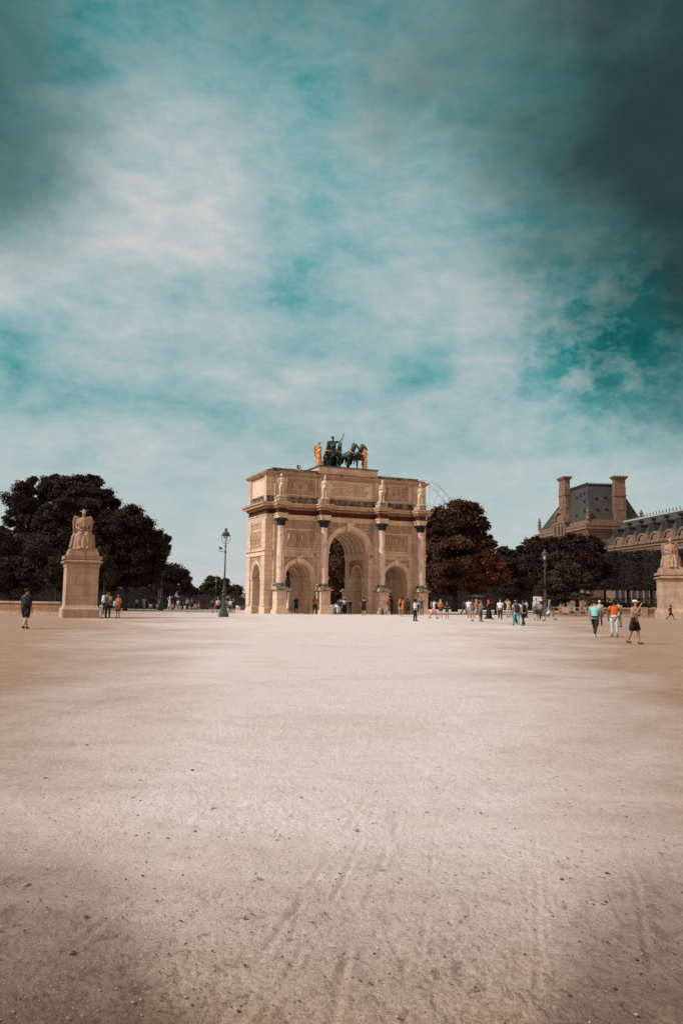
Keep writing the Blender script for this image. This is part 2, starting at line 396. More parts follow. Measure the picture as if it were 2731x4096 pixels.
def person(x,y,H,face,legs,armL,armR,skin,label,top=None,bottom=None,dress=None,hairk=('short',(.03,.02,.015)),hatk=None,shoe=(.05,.045,.04),lean=0,head=(0,0),slim=1.0,group=None,sleeve=.55,z=None,cat='person'):
    J=skeleton(dict(legs=legs,armL=armL,armR=armR,lean=lean,head=head))
    zz=G(x,y) if z is None else z
    root=empty('person',(x,y,zz),R(face),label,cat,group); s=H/1.76; root.scale=(s,s,s)
    o=body_mesh(J,slim); sm=cmat(SK[skin],'skin'); bake(o,[sm]); eyes_on(o,J,sm); o.parent=root; o.name='body'
    if bottom:
        k,c=bottom; mb=MB()
        if k=='trousers': trousers(mb,J,1.93,1.0,slim)
        elif k=='leggings': trousers(mb,J,1.95,.9,slim)
        elif k=='loose': trousers(mb,J,1.95,1.25,slim)
        elif k=='shorts': trousers(mb,J,.88,1.12,slim)
        elif k=='hotpants': trousers(mb,J,.42,1.05,slim)
        elif k=='skirt': skirt(mb,J,.45,1.3,1.06,slim)
        elif k=='longskirt': skirt(mb,J,.14,1.55,1.06,slim)
        mb.build({'trousers':'trousers','leggings':'trousers','loose':'trousers','shorts':'shorts','hotpants':'shorts','skirt':'skirt','longskirt':'skirt'}[k],cmat(c),root,True)
    if top:
        k,c=top; mb=torso(MB(),J,.88 if k!='tank' else .93,1.03,k,slim)
        if k in('tee','shirt'): sleeves(mb,J,sleeve)
        if k=='long': sleeves(mb,J,1.9,.058)
        mb.build('shirt',cmat(c),root,True)
    if dress:
        hem,c,fl,sl=dress; mb=torso(MB(),J,.95,1.0,'tank' if sl==0 else 'tee',slim); skirt(mb,J,hem,fl,1.08,slim*1.01)
        if sl: sleeves(mb,J,sl,.066)
        mb.build('dress',cmat(c),root,True)
    if hairk and hairk[0]!='bald':
        hair(MB_:=MB(),J,hairk[0]); MB_.build('hair',cmat(hairk[1],'hair'),root,True)
    if hatk: hat(mh:=MB(),J,hatk[0]); mh.build('hat',cmat(hatk[1],'hat'),root,True)
    shoes(ms:=MB(),J); ms.build('shoes',cmat(shoe,'shoe'),root,True)
    root['_']=0; del root['_']
    return root,J,s
def place(root,p,s=1):
    """world point of a local point on a figure"""
    return Matrix.LocRotScale(root.location,root.rotation_euler,root.scale)@Vector(p)
def backpack(fig,label,col,side=0,scale=1.0,front=False):
    root,J,s=fig; c=J['chs']+Vector((side,(.19 if not front else -.19),-.01)); w=place(root,c)
    b=empty('backpack',w,root.rotation_euler.z,label,'backpack'); b.scale=(s*scale,)*3; f=-1 if front else 1
    mb=MB(); mb.loft([ering((0,0,z),rx,ry) for z,rx,ry in ((-.24,.12,.07),(-.2,.15,.095),(0,.155,.10),(.16,.145,.085),(.23,.09,.05))]); mb.build('pack_body',cmat(col,'canvas'),b,True)
    mb=MB(); mb.loft([ering((0,.085*f,z),.10,.045) for z in (-.19,-.05)]); mb.build('pocket',cmat(tuple(v*.8 for v in col),'canvas'),b,True)
    for q in (-1,1):
        mb=MB(); x=.105*q-side
        mb.tube([(x,-.06*f,.16),(x,-.17*f,.235),(x,-.31*f,.12),(x,-.315*f,-.05),(x*1.3,-.2*f,-.18),(x*1.1,-.06*f,-.2)],.016,6,.6); mb.build('strap',cmat(tuple(v*.8 for v in col),'canvas'),b)
    return b
def handbag(fig,label,col,p,size=(.14,.06,.13),name='handbag',strap=True):
    root,J,s=fig; w=place(root,p); b=empty(name,w,root.rotation_euler.z,label,'bag'); b.scale=(s,)*3
    mb=MB(); a,d,h=size
    mb.loft([ering((0,0,z),rx,ry,12) for z,rx,ry in ((-h,a*.75,d*.6),(-h*.8,a,d),(h*.5,a*.95,d*.8),(h,a*.8,d*.35))]); mb.build('bag_body',cmat(col,'canvas'),b,True)
    if strap:
        mb=MB(); sp=J['shL'] if p[0]>0 else J['shR']; t=Vector(sp)-Vector(p)
        mb.tube([(-a*.6,0,h),Vector(t)*.6+Vector((-a*.2,-.05,0)),t+Vector((0,0,.04)),Vector(t)*.6+Vector((a*.2,.08,0)),(a*.6,0,h)],.011,6); mb.build('strap',cmat(tuple(v*.8 for v in col),'canvas'),b)
    return b

# ================================================================== THE ARCH (local axes: u along the front, v into it, z up)
W,D,YAW=17.64,5.8,.4195
arch=empty('triumphal_arch',(-7.264,77.214,0),YAW,'pale stone triumphal arch with three openings, pink columns and carved panels on the sandy square','arch')
AM=Matrix.Translation(arch.location)@Matrix.Rotation(YAW,4,'Z')
def aw(u,v,z): return tuple(AM@Vector((u,v,z)))
UC=[1.10,5.62,W-5.62,W-1.10]; BAY=[3.42,W-3.42]; CU=W/2; LV=2.75
def cutter(name,c,z,r,axis,a,b,zb=-1.0):
    mb=MB(); pts=[(c-r,zb),(c+r,zb)]+[(c+r*math.cos(t),z+r*math.sin(t)) for t in [PI*i/32 for i in range(33)]]
    A=[mb.bm.verts.new((p,a,q) if axis=='u' else (a,p,q)) for p,q in pts]; B=[mb.bm.verts.new((p,b,q) if axis=='u' else (b,p,q)) for p,q in pts]
    mb.bm.faces.new(A); mb.bm.faces.new(B[::-1])
    for i in range(len(pts)): mb.bm.faces.new((A[i],A[(i+1)%len(pts)],B[(i+1)%len(pts)],B[i]))
    return mb.build(name,M['stone'])
body=MB().box(0,W,0,D,-.7,9.215).build('masonry',M['stone'])
cuts=[cutter('c1',b,3.66,1.365,'u',-1,D+1) for b in BAY]+[cutter('c2',CU,6.15,2.24,'u',-1,D+1),cutter('c3',LV,3.62,1.22,'v',-1,W+1)]
for c in cuts:
    mo=body.modifiers.new('b','BOOLEAN'); mo.object=c; mo.operation='DIFFERENCE'; mo.solver='EXACT'
bake(body,[M['stone']])
for c in cuts: bpy.data.objects.remove(c)
body.parent=arch
def part(mb,name,mat,smooth=False,parent=arch): return mb.build(name,M[mat],parent,smooth)
mu=lambda a,b:(W-b,W-a)
# pier plinths and imposts
PU=[(0,2.055),(4.785,CU-2.24),(CU+2.24,W-4.785),(W-2.055,W)]; PV=[(0,LV-1.22),(LV+1.22,D)]
def stack(bs):
    mb=MB(); 
    for b in bs: mb.box(*b)
    return mb
for a,b in PU:
    for c,d in PV: part(MB().loft([[(a-o,c-o,z),(b+o,c-o,z),(b+o,d+o,z),(a-o,d+o,z)] for o,z in ((.07,-.7),(.07,.62),(.035,.65),(.035,.70))]),'plinth','stone')
for a,b in PU:
    a2=a if a>.1 else 1.45; b2=b if b<W-.1 else W-1.45
    for c,d in PV: part(MB().loft([[(a2-o,c-o,z),(b2+o,c-o,z),(b2+o,d+o,z),(a2-o,d+o,z)] for o,z in ((.03,3.24),(.03,3.50),(.06,3.51),(.06,3.57),(.11,3.58),(.11,3.66))]),'impost','stone_trim')
for u0,u1 in ((-.06,.4),(W-.4,W+.06)):
    for c,d in ((.98,LV-1.22),(LV+1.22,4.52)):
        part(MB().loft([[(u0-o,c,z),(u1+o,c,z),(u1+o,d,z),(u0-o,d,z)] for o,z in ((0,3.235),(0,3.50),(.05,3.51),(.05,3.64))]),'impost','stone_trim')
# string course on each flank of the great opening
for a,b in ((0,CU-2.24),(CU+2.24,W)):
    qa,qb=(.12,0) if a<1 else (0,.12)
    part(MB().loft([[(a-o-qa,-o,z),(b+o+qb,-o,z),(b+o+qb,D+o,z),(a-o-qa,D+o,z)] for o,z in ((.042,5.62),(.042,6.02),(.09,6.03),(.09,6.08),(.17,6.09),(.17,6.19))]),'string_course','stone_trim')
# corner piers on the short sides, pilasters behind the columns
for u0,u1 in ((-.12,-.002),(W+.002,W+.12)):
    for c,d in ((0,1.18),(4.58,D)): part(MB().box(u0,u1,c,d,.701,9.2),'corner_pier','stone')
for uc in UC:
    for v0,v1 in ((-.15,-.002),(D+.002,D+.15)):
        s_=.06; part(MB().loft([[(uc-w_,v0-(s_ if v0<0 else 0)*k,z),(uc+w_,v0-(s_ if v0<0 else 0)*k,z),(uc+w_,v1+(s_ if v0>0 else 0)*k,z),(uc-w_,v1+(s_ if v0>0 else 0)*k,z)] for w_,k,z in ((.44,1,2.42),(.44,1,2.86),(.37,0,2.92),(.37,0,9.2))]),'pilaster','stone')
# archivolts
def archivolt(c,z,r,axis,face,th=(.13,.25,.36)):
    mb=MB(); pr=(.07,.105,.14)
    for i in range(3):
        r0=r+.004+(0 if i==0 else th[i-1]+.002); r1=r+th[i]; y0,y1=(face-pr[i],face+.02) if face<1 else (face-.02,face+pr[i])
        mb.arch(c,z,r0,r1,y0,y1,axis)
    return mb
for f in (0,D):
    for b in BAY: part(archivolt(b,3.66,1.365,'u',f),'archivolt','stone_trim')
    part(archivolt(CU,6.19,2.24,'u',f,(.16,.3,.45)),'archivolt','stone_trim')
part(archivolt(LV,3.64,1.22,'v',0),'archivolt','stone_trim')
part(archivolt(LV,3.64,1.22,'v',W),'archivolt','stone_trim')
for uu,sg in ((CU+2.24,-1),(CU-2.24,1)):
    mb=MB()
    for i,(r0,r1,p) in enumerate(((1.224,1.34,.05),(1.342,1.52,.08))):
        mb.arch(LV,3.64,r0,r1,min(uu,uu+sg*p)-(.0 if sg<0 else .02),max(uu,uu+sg*p)+(.02 if sg<0 else 0),'v')
    part(mb,'archivolt','stone_trim')
# keystones
def keystone(c,z0,z1,w,face,d):
    s=-1 if face<1 else 1; mb=MB()
    pts=[]
    for (ww,dd,z) in ((w*.78,d*.55,z0),(w*.9,d,z0+(z1-z0)*.35),(w,d*.8,z0+(z1-z0)*.7),(w*1.12,d*1.05,z1)):
        pts.append([(c-ww,face+s*dd,z),(c+ww,face+s*dd,z),(c+ww,face-s*.05,z),(c-ww,face-s*.05,z)])
    mb.loft(pts); return mb
for f in (0,D):
    for b in BAY: part(keystone(b,4.98,5.60,.23,f,.28),'keystone','stone_trim')
    part(keystone(CU,8.32,9.12,.36,f,.46),'keystone','stone_trim')
# vault ribs and coffers
mb=MB()
for v in (.25,1.3,2.35,3.4,4.45,5.5): mb.arch(CU,6.19,2.10,2.236,v-.14,v+.14,'u')
for i in range(1,10):
    t=PI*i/10; mb.arch(CU,6.19,2.13,2.232,.25,5.5,'u',1,t-.035,t+.035)
for b in BAY:
    for v in (.2,1.1,2.0,3.5,4.6,5.6): mb.arch(b,3.66,1.28,1.362,v-.1,v+.1,'u')
part(mb,'vault_coffers','stone_trim')
# small door inside the right bay
mb=MB(); mb.box(15.35,15.58,2.45,3.4,-.05,2.05); part(mb,'service_door','stone_soot2')

# ---- reliefs: real height fields
def cap_(U,Z,p,q,r):
    px,pz=p; dx,dz=q[0]-px,q[1]-pz; l=dx*dx+dz*dz+1e-9
    t=np.clip(((U-px)*dx+(Z-pz)*dz)/l,0,1); d2=(U-px-t*dx)**2+(Z-pz-t*dz)**2
    return r*np.sqrt(np.clip(1-d2/(r*r),0,1))
def figure(U,Z,u,z0,h,rng,robe=None):
    ln=rng.uniform(-.10,.10)*h; s=rng.choice((-1,1)); H_=np.zeros_like(U)
    sh=(u+ln,z0+.80*h); hp=(u+ln*.4,z0+.50*h)
    hx=sh[0]+rng.uniform(-.03,.03)*h
    ops=[(sh,hp,.082*h),((hx,z0+.915*h),(hx+.012*s*h,z0+.93*h),.058*h),((sh[0]-.085*h,sh[1]-.02*h),(sh[0]+.085*h,sh[1]-.02*h),.05*h),((hx,z0+.84*h),(hx,z0+.88*h),.03*h)]
    kx=rng.uniform(.03,.13)*h
    ops+=[((hp[0]-.045*h,hp[1]),(hp[0]-.06*h-kx*s*.5,z0+.27*h),.05*h),((hp[0]-.06*h-kx*s*.5,z0+.27*h),(hp[0]-.08*h-kx*s,z0+.02*h),.036*h),
          ((hp[0]+.045*h,hp[1]),(hp[0]+.07*h+kx*s,z0+.27*h),.05*h),((hp[0]+.07*h+kx*s,z0+.27*h),(hp[0]+.06*h+kx*.3*s,z0+.02*h),.036*h)]
    for q in (-1,1):
        e=(sh[0]+q*rng.uniform(.10,.22)*h,sh[1]-rng.uniform(-.02,.22)*h); ops+=[((sh[0]+q*.09*h,sh[1]-.03*h),e,.032*h),(e,(e[0]+rng.uniform(-.18,.14)*h,e[1]+rng.uniform(-.18,.2)*h),.027*h)]
    if robe if robe is not None else rng.random()<.45:
        for k in range(4): ops+=[((hp[0]+(k-1.5)*.028*h,hp[1]+.05*h),(hp[0]+(k-1.5)*.06*h,z0+.06*h),.028*h)]
    if rng.random()<.4: ops+=[((sh[0]+s*.2*h,z0+.1*h),(sh[0]+s*.24*h,z0+1.0*h),.016*h)]
    for p,q,r in ops: H_=np.maximum(H_,cap_(U,Z,p,q,r))
    return H_*2.3
def ringh(U,Z,c,r,w): d=np.abs(np.hypot(U-c[0],Z-c[1])-r); return w*np.sqrt(np.clip(1-(d/w)**2,0,1))
def scroll(U,Z,amp,seed,sc=5.0):
    n=vnoise(U*sc+50,Z*sc+80,seed); m=vnoise(U*sc*2+9,Z*sc*2+4,seed+3)
    return 1.7*amp*np.clip(np.sin(n*17+m*6)*1.5-.2,0,1)
def relief(name,u0,u1,z0,z1,hf,axis='u',face=0.0,sgn=-1,res=.030,mat='relief',mask=None):
    nu,nz=max(8,int((u1-u0)/res)),max(8,int((z1-z0)/res))
    u=np.linspace(u0,u1,nu); z=np.linspace(z0,z1,nz); U,Z=np.meshgrid(u,z); Hh=hf(U,Z)+.012
    Hh[0,:]=Hh[-1,:]=-.01; Hh[:,0]=Hh[:,-1]=-.01
    if axis=='u': V=np.stack([U,face+sgn*Hh,Z],-1).reshape(-1,3)
    else: V=np.stack([face+sgn*Hh,U,Z],-1).reshape(-1,3)
    idx=np.arange(nu*nz).reshape(nz,nu); F=np.stack([idx[:-1,:-1],idx[:-1,1:],idx[1:,1:],idx[1:,:-1]],-1)
    if (axis=='u')!=(sgn<0): F=F[...,::-1]
    if mask is not None:
        uc=(U[:-1,:-1]+U[1:,1:])/2; zc=(Z[:-1,:-1]+Z[1:,1:])/2; F=F[mask(uc,zc)]
    return npmesh(name,V,F.reshape(-1,4),M[mat],arch,True)
def crowd(u0,u1,z0,h,n,seed):
    def f(U,Z):
        rng=np.random.default_rng(seed); Hh=np.zeros_like(U)
        for k in range(n):
            u=u0+(u1-u0)*(k+.5)/n+rng.uniform(-.06,.06); hh=h*rng.uniform(.9,1.02)
            Hh=np.maximum(Hh,figure(U,Z,u,z0+(.0 if k%2 else .03*h),hh,rng)*(1 if k%2==0 else .75))
        return Hh
    return f
def medallion(c,r,u0,u1,z0,h,seed):
    def f(U,Z):
        rng=np.random.default_rng(seed); Hh=scroll(U,Z,.035,seed,4)
        d=np.hypot(U-c[0],Z-c[1]); Hh=np.where(d<r*1.08,.02,Hh)
        for q,w in ((1.0,.07),(.72,.035),(.42,.04)): Hh=np.maximum(Hh,ringh(U,Z,c,r*q,w*1.5))
        Hh=np.maximum(Hh,np.where(d<r*.36,scroll(U,Z,.06,seed+1,9),0))
        for u in (u0+.28,u0+.62,u1-.28,u1-.62,u1-.95):
            if abs(u-c[0])>r*1.1: Hh=np.maximum(Hh,figure(U,Z,u,z0,h*rng.uniform(.88,1),rng))
        return Hh
    return f
def friezef(u0,u1,z0,h,seed):
    def f(U,Z):
        rng=np.random.default_rng(seed); Hh=scroll(U,Z,.045,seed,5); m=(u0+u1)/2
        for q,w in ((.33,.05),(.2,.03)): Hh=np.maximum(Hh,ringh(U,Z,(m,z0+h*.5),q,w))
        for u in (u0+.28,m-.62,m+.62,u1-.28): Hh=np.maximum(Hh,figure(U,Z,u,z0+.02,h*.92,rng))
        for u in (m-1.1,m+1.1): Hh=np.maximum(Hh,ringh(U,Z,(u,z0+h*.55),.26,.05)*(Z<z0+h*.6))
        return Hh
    return f
def frame(u0,u1,z0,z1,face,w=.09,p=.06,axis='u',s=-1):
    mb=MB(); a,b=(face+s*p,face-s*.01); lo,hi=min(a,b),max(a,b)
    for x0,x1,q0,q1 in ((u0,u1,z1-w,z1),(u0,u1,z0,z0+w),(u0,u0+w,z0+w,z1-w),(u1-w,u1,z0+w,z1-w)):
        mb.box(x0,x1,lo,hi,q0,q1) if axis=='u' else mb.box(lo,hi,x0,x1,q0,q1)
    return mb
for k in (0,1):
    fl=(lambda a,b:(a,b)) if k==0 else mu
    a,b=fl(1.93,5.22); part(frame(a,b,6.34,8.30,0,.11,.09),'panel_frame','stone_trim')
    a,b=fl(2.06,5.09); relief('battle_relief',a,b,6.47,8.18,crowd(a+.1,b-.1,6.5,1.58,9,11+k))
    a,b=fl(1.62,5.12); relief('frieze_relief',a,b,8.37,9.19,friezef(a,b,8.38,.8,21+k))
    a,b=fl(2.06,4.72); part(frame(a,b,5.68,6.0,-.045,.05,.04),'tablet_frame','stone_trim'); part(MB().box(a+.06,b-.06,-.062,-.02,5.74,5.94),'tablet','stone_soot2')
    c=BAY[k]; a,b=c-1.5,c+1.5
    def spf(U,Z,c=c,k=k):
        rng=np.random.default_rng(31+k); Hh=scroll(U,Z,.055,31+k,6)
        for s in (-1,1):
            for p,q,r in (((c+s*.35,5.35),(c+s*.85,5.05),.11),((c+s*.85,5.05),(c+s*1.2,4.55),.09),((c+s*1.2,4.55),(c+s*1.38,3.95),.10),((c+s*.2,5.42),(c+s*.24,5.44),.08),((c+s*.9,5.3),(c+s*1.35,5.15),.09)): Hh=np.maximum(Hh,cap_(U,Z,p,q,r))
        return Hh
    relief('spandrel_relief',a,b,3.70,5.58,spf,mask=lambda U,Z,c=c:np.hypot(U-c,Z-3.66)>1.70)
    a,b=fl(2.0,5.02); relief('medallion_relief',a,b,11.74,13.36,medallion(((a+b)/2-.15,12.52),.60,a,b,11.8,1.38,41+k))
    part(frame(a-.1,b+.1,11.64,13.44,0,.1,.05),'panel_frame','stone_trim')
def spc(U,Z):
    Hh=scroll(U,Z,.05,51,4.5)
    for s in (-1,1):
        c=CU
        for p,q,r in (((c+s*.75,8.72),(c+s*1.25,8.45),.15),((c+s*1.25,8.45),(c+s*1.85,7.9),.17),((c+s*1.85,7.9),(c+s*2.3,7.25),.13),((c+s*2.3,7.25),(c+s*2.6,6.6),.08),((c+s*1.2,8.75),(c+s*1.22,8.8),.12),
                      ((c+s*1.5,8.4),(c+s*2.2,8.75),.15),((c+s*1.7,8.3),(c+s*2.5,8.3),.12),((c+s*.55,8.85),(c+s*1.0,8.6),.06),((c+s*1.9,7.9),(c+s*2.45,7.7),.1)): Hh=np.maximum(Hh,cap_(U,Z,p,q,r))
    return Hh
relief('spandrel_relief',CU-2.72,CU+2.72,6.22,9.18,spc,mask=lambda U,Z:np.hypot(U-CU,Z-6.19)>2.66)
for ua,sg in ((-.0,-1),(W,1)):
    relief('side_relief',1.3,4.45,8.32,9.1,crowd(1.4,4.4,8.36,.68,7,61),'v',ua,sg)
    relief('side_relief',1.3,4.45,6.42,8.12,crowd(1.4,4.4,6.47,1.55,7,62),'v',ua,sg)
    relief('spandrel_relief',1.25,4.25,3.7,5.5,lambda U,Z:scroll(U,Z,.09,63,5),'v',ua,sg,mask=lambda U,Z:np.hypot(U-LV,Z-3.64)>1.6)
    part(frame(1.22,4.53,6.36,8.2,ua,.08,.05,'v',sg),'panel_frame','stone_trim')
relief('pier_relief',1.05,4.45,3.7,5.55,lambda U,Z:scroll(U,Z,.10,64,4.5),'v',CU+2.24,-1,mask=lambda U,Z:np.hypot(U-LV,Z-3.64)>1.54)
relief('pier_relief',1.05,4.45,3.7,5.55,lambda U,Z:scroll(U,Z,.10,65,4.5),'v',CU-2.24,1,mask=lambda U,Z:np.hypot(U-LV,Z-3.64)>1.54)
relief('band_relief',CU+2.3,W-4.9,5.66,5.98,lambda U,Z:scroll(U,Z,.03,66,9),face=-.045)
relief('band_relief',4.9,CU-2.3,5.66,5.98,lambda U,Z:scroll(U,Z,.03,67,9),face=-.045)

# ---- entablature, following the columns
def plan(o,ro=None,w=.40,p=1.47):
    ro=o if ro is None else ro; P=[(-o,-o)]
    for uc in UC: P+=[(uc-w-ro,-o),(uc-w-ro,-p-ro),(uc+w+ro,-p-ro),(uc+w+ro,-o)]
    P+=[(W+o,-o),(W+o,D+o)]
    for uc in UC[::-1]: P+=[(uc+w+ro,D+o),(uc+w+ro,D+p+ro),(uc-w-ro,D+p+ro),(uc-w-ro,D+o)]
    return P+[(-o,D+o)]
mb=MB()
for z0,z1,o in ((9.216,9.36,.03),(9.362,9.52,.06),(9.522,9.60,.11),(9.602,9.68,.15)): mb.prism(plan(o),z0,z1)
part(mb,'architrave','stone_trim')
part(MB().prism(plan(.0),9.682,10.16),'frieze','red_marble')
mb=MB()
for z0,z1,o in ((10.162,10.22,.06),(10.222,10.36,.09),(10.362,10.44,.20)): mb.prism(plan(o,o*.55),z0,z1)
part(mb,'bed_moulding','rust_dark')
mb=MB()
for z0,z1,o in ((10.442,10.58,.52),(10.582,10.66,.56),(10.662,10.80,.66)): mb.prism(plan(o,o*.55),z0,z1)

P=plan(.51,.285)
for i in range(len(P)):
    p,q=P[i],P[(i+1)%len(P)]; d=Vector((q[0]-p[0],q[1]-p[1])); n=(d.y/d.length,-d.x/d.length)
    if d.length>.6:
        l=d.length; k=max(1,int(l/.95)); u_=d/l
        for j in range(k):
            c=Vector(p)+u_*(l*(j+.5)/k)+Vector(n)*.10; mb.ell((c.x,c.y,10.70),(.07,.07,.065),8,6)
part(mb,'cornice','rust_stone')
mb=MB(); mb.prism(plan(.64,.32),10.802,10.83); part(mb,'cornice_lead_cap','verdigris')
mb=MB()
def dent(mb,p,q,out,z0,z1,st=.17,wd=.095,dp=.13):
    p,q=Vector(p),Vector(q); l=(q-p).length; n=max(1,int(l/st)); d=(q-p).normalized()
    for i in range(n):
        c=p+d*(l*(i+.5)/n); a=c-d*wd/2; b=c+d*wd/2; o=Vector(out)*dp
        xs=sorted((a.x,b.x,(a+o).x,(b+o).x)); ys=sorted((a.y,b.y,(a+o).y,(b+o).y)); mb.box(xs[0],xs[-1],ys[0],ys[-1],z0,z1)
P=plan(.102,.06)
for i in range(len(P)):
    p,q=P[i],P[(i+1)%len(P)]; d=Vector((q[0]-p[0],q[1]-p[1])); n=(d.y/d.length,-d.x/d.length)
    if d.length>.2: dent(mb,p,q,n,10.225,10.358)
part(mb,'dentils','rust_stone')

# ---- columns and pedestals
def leafring(mb,c,r,z0,z1,n,rot,curl):
    for i in range(n):
        a=rot+2*PI*i/n; d=Vector((math.cos(a),math.sin(a),0)); b=Vector(c)
        mb.tube([b+d*r+Vector((0,0,z0)),b+d*(r+.02)+Vector((0,0,(z0+z1)/2)),b+d*(r+curl)+Vector((0,0,z1)),b+d*(r+curl*1.5)+Vector((0,0,z1-.07))],[.075,.085,.06,.03],6,.6)
def column():
    mb=MB(); z0,z1=2.95,8.46; pr=[(.375,z0),(.365,z0+.05)]+[(.36-.045*(i/10)**1.7,z0+.1+(z1-z0-.2)*i/10) for i in range(11)]+[(.345,z1-.05),(.345,z1)]
    c=mb.lathe(pr,seg=24).build('column',M['marble'],arch,True)
    mb=MB().lathe([(.30,8.462),(.31,8.75),(.37,9.05),(.42,9.10)],seg=16); leafring(mb,(0,0,0),.31,8.47,8.78,8,0,.10); leafring(mb,(0,0,0),.32,8.62,9.0,8,PI/8,.13)
    for sx in (-1,1):
        for sy in (-1,1): mb.ell((.40*sx,.40*sy,9.03),(.10,.10,.09),8,6)
    mb.box(-.46,.46,-.46,.46,9.10,9.212); mb.build('capital',M['capital'],c)
    mb=MB().lathe([(.50,2.60),(.525,2.65),(.50,2.71),(.43,2.73),(.40,2.79),(.43,2.83),(.455,2.87),(.43,2.91),(.385,2.948)],seg=24); mb.build('base',M['verdigris'],c,True)
    return c
def pedestal():
    p=MB().box(-.485,.485,-.70,.62,.46,2.23).build('pedestal',M['stone'],arch)
    mb=MB().box(-.66,.66,-.87,.62,-.7,.30); mb.box(-.62,.62,-.83,.62,.302,.40,0); mb.box(-.56,.56,-.78,.62,.402,.459); mb.build('pedestal_foot',M['stone_trim'],p)
    mb=MB().box(-.54,.54,-.76,.62,2.232,2.30); mb.box(-.68,.68,-.90,.62,2.302,2.39); mb.box(-.58,.58,-.62,.55,2.392,2.60); mb.build('pedestal_cap',M['stone_soot2'],p)
    return p
col0,ped0=column(),pedestal(); first=True
for uc in UC:
    for v in (-1.07,D+1.07):
        c=col0 if first else copy_tree(col0,arch); p=ped0 if first else copy_tree(ped0,arch); first=False
        c.location=(uc,v,0); p.location=(uc,v,0)
        if v>0: p.rotation_euler=(0,0,PI)
        if v>0: c.rotation_euler=(0,0,2.1)
        else: c.rotation_euler=(0,0,uc*2)
# ---- attic
mb=MB().box(.02,W-.02,.02,D-.02,11.5,13.5); part(mb,'attic','stone')
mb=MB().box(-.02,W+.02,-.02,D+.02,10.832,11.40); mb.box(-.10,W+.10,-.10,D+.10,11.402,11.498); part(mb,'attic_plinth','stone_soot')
for uc in UC:
    for v0,v1 in ((-.13,.018),(D-.018,D+.13)): part(MB().box(uc-.36,uc+.36,v0,v1,11.5,13.49),'attic_pilaster','stone')
for u0,u1 in ((-.12,.018),(W-.018,W+.12)):
    for c,d in ((.02,.62),(4.9,D-.02)): part(MB().box(u0,u1,c,d,10.84,13.49),'attic_pilaster','stone')
mb=MB()
for z0,z1,o in ((13.502,13.58,.10),(13.582,13.70,.14),(13.702,13.80,.34),(13.802,13.88,.40)): mb.box(-o,W+o,-o,D+o,z0,z1)
part(mb,'attic_cornice','rust_stone')
mb=MB()
for p,q,n in (((-.14,-.14),(W+.14,-.14),(0,-1)),((-.14,D+.14),(-.14,-.14),(-1,0)),((W+.14,-.14),(W+.14,D+.14),(1,0))): dent(mb,p,q,n,13.59,13.695,.17,.09,.10)
part(mb,'attic_dentils','stone_trim')
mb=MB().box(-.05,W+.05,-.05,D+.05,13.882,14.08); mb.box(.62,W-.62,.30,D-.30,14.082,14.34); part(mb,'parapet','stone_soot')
mb=MB().box(5.52,12.08,.16,D-.6,14.0,14.80); part(mb,'statue_platform','stone')
mb=MB().box(5.44,12.16,.08,D-.5,14.802,14.93); part(mb,'platform_cap','verdigris')
# inscription panels
part(frame(6.2,W-6.2,11.66,13.42,.02,.10,.07),'panel_frame','stone_trim')
part(MB().box(6.31,W-6.31,-.03,.05,11.77,13.31),'inscription_panel','slab')
def text(name,body,size,loc,rot,mat,parent,ext=.008,sx=1.0):
    cu=bpy.data.curves.new(name,'FONT'); cu.body=body; cu.size=size; cu.align_x='CENTER'; cu.align_y='CENTER'; cu.extrude=ext; cu.resolution_u=2
    o=link(name,cu); bpy.context.view_layer.update(); me=bpy.data.meshes.new_from_object(o.evaluated_get(bpy.context.evaluated_depsgraph_get()))
    bpy.data.objects.remove(o); me.materials.clear(); me.materials.append(M[mat]); q=link(name,me,parent); q.location=loc; q.rotation_euler=rot; q.scale=(sx,1,1); return q
LN=["L'ARMEE FRANCAISE EMBARQUEE A BOULOGNE MENACAIT L'ANGLETERRE","UNE TROISIEME COALITION ECLATE SUR LE CONTINENT","LES FRANCAIS VOLENT DE L'OCEAN AU DANUBE","LA BAVIERE EST DELIVREE L'ARMEE AUTRICHIENNE PRISONNIERE A ULM","NAPOLEON ENTRE DANS VIENNE IL TRIOMPHE A AUSTERLITZ","EN MOINS DE CENT JOURS LA COALITION EST DISSOUTE"]
for i,l in enumerate(LN): text('inscription_line',l,.22,(CU,-.034,13.12-i*.225),(PI/2,0,0),'letter',arch,.006,.60 if len(l)>55 else .66)
part(MB().box(-.06,.03,.80,4.55,11.62,13.18),'inscription_panel','slab')
part(frame(.70,4.66,11.55,13.28,.02,.09,.11,'v',-1),'panel_frame','stone_trim')

# ================================================================== STATUES ON THE ARCH
def solid(mb,name,mat,parent=None,vox=.03,dec=None):
    o=mb.build(name,mat); mo=o.modifiers.new('r','REMESH'); mo.mode='VOXEL'; mo.voxel_size=vox; mo.use_smooth_shade=True
    mo=o.modifiers.new('s','SMOOTH'); mo.factor=.4; mo.iterations=1
    bake(o,[mat]); o.parent=parent
    o.data.polygons.foreach_set('use_smooth',[True]*len(o.data.polygons)); return o
def fig_mb(pose,slim=1.0,hands=True):
    J=skeleton(pose); b=body_mesh(J,slim,hands); bake(b); mb=MB(); mb.join(b.data); bpy.data.objects.remove(b); return mb,J
SOLD=[('belly','hip','contra','helmet','pale soldier statue in a crested helmet, hand on hip, at the attic left corner'),
      ('cloakarm','down','stand','plume','stone soldier statue in a plumed helmet and long cloak, left of the inscription panel'),
      ('down','belly','stand','tall','stone soldier statue in a tall cylindrical bearskin hat, right of the inscription panel'),
      ('down','cloakarm','stand','feather','soldier statue wearing a hat with a tall feather, at the attic right corner')]
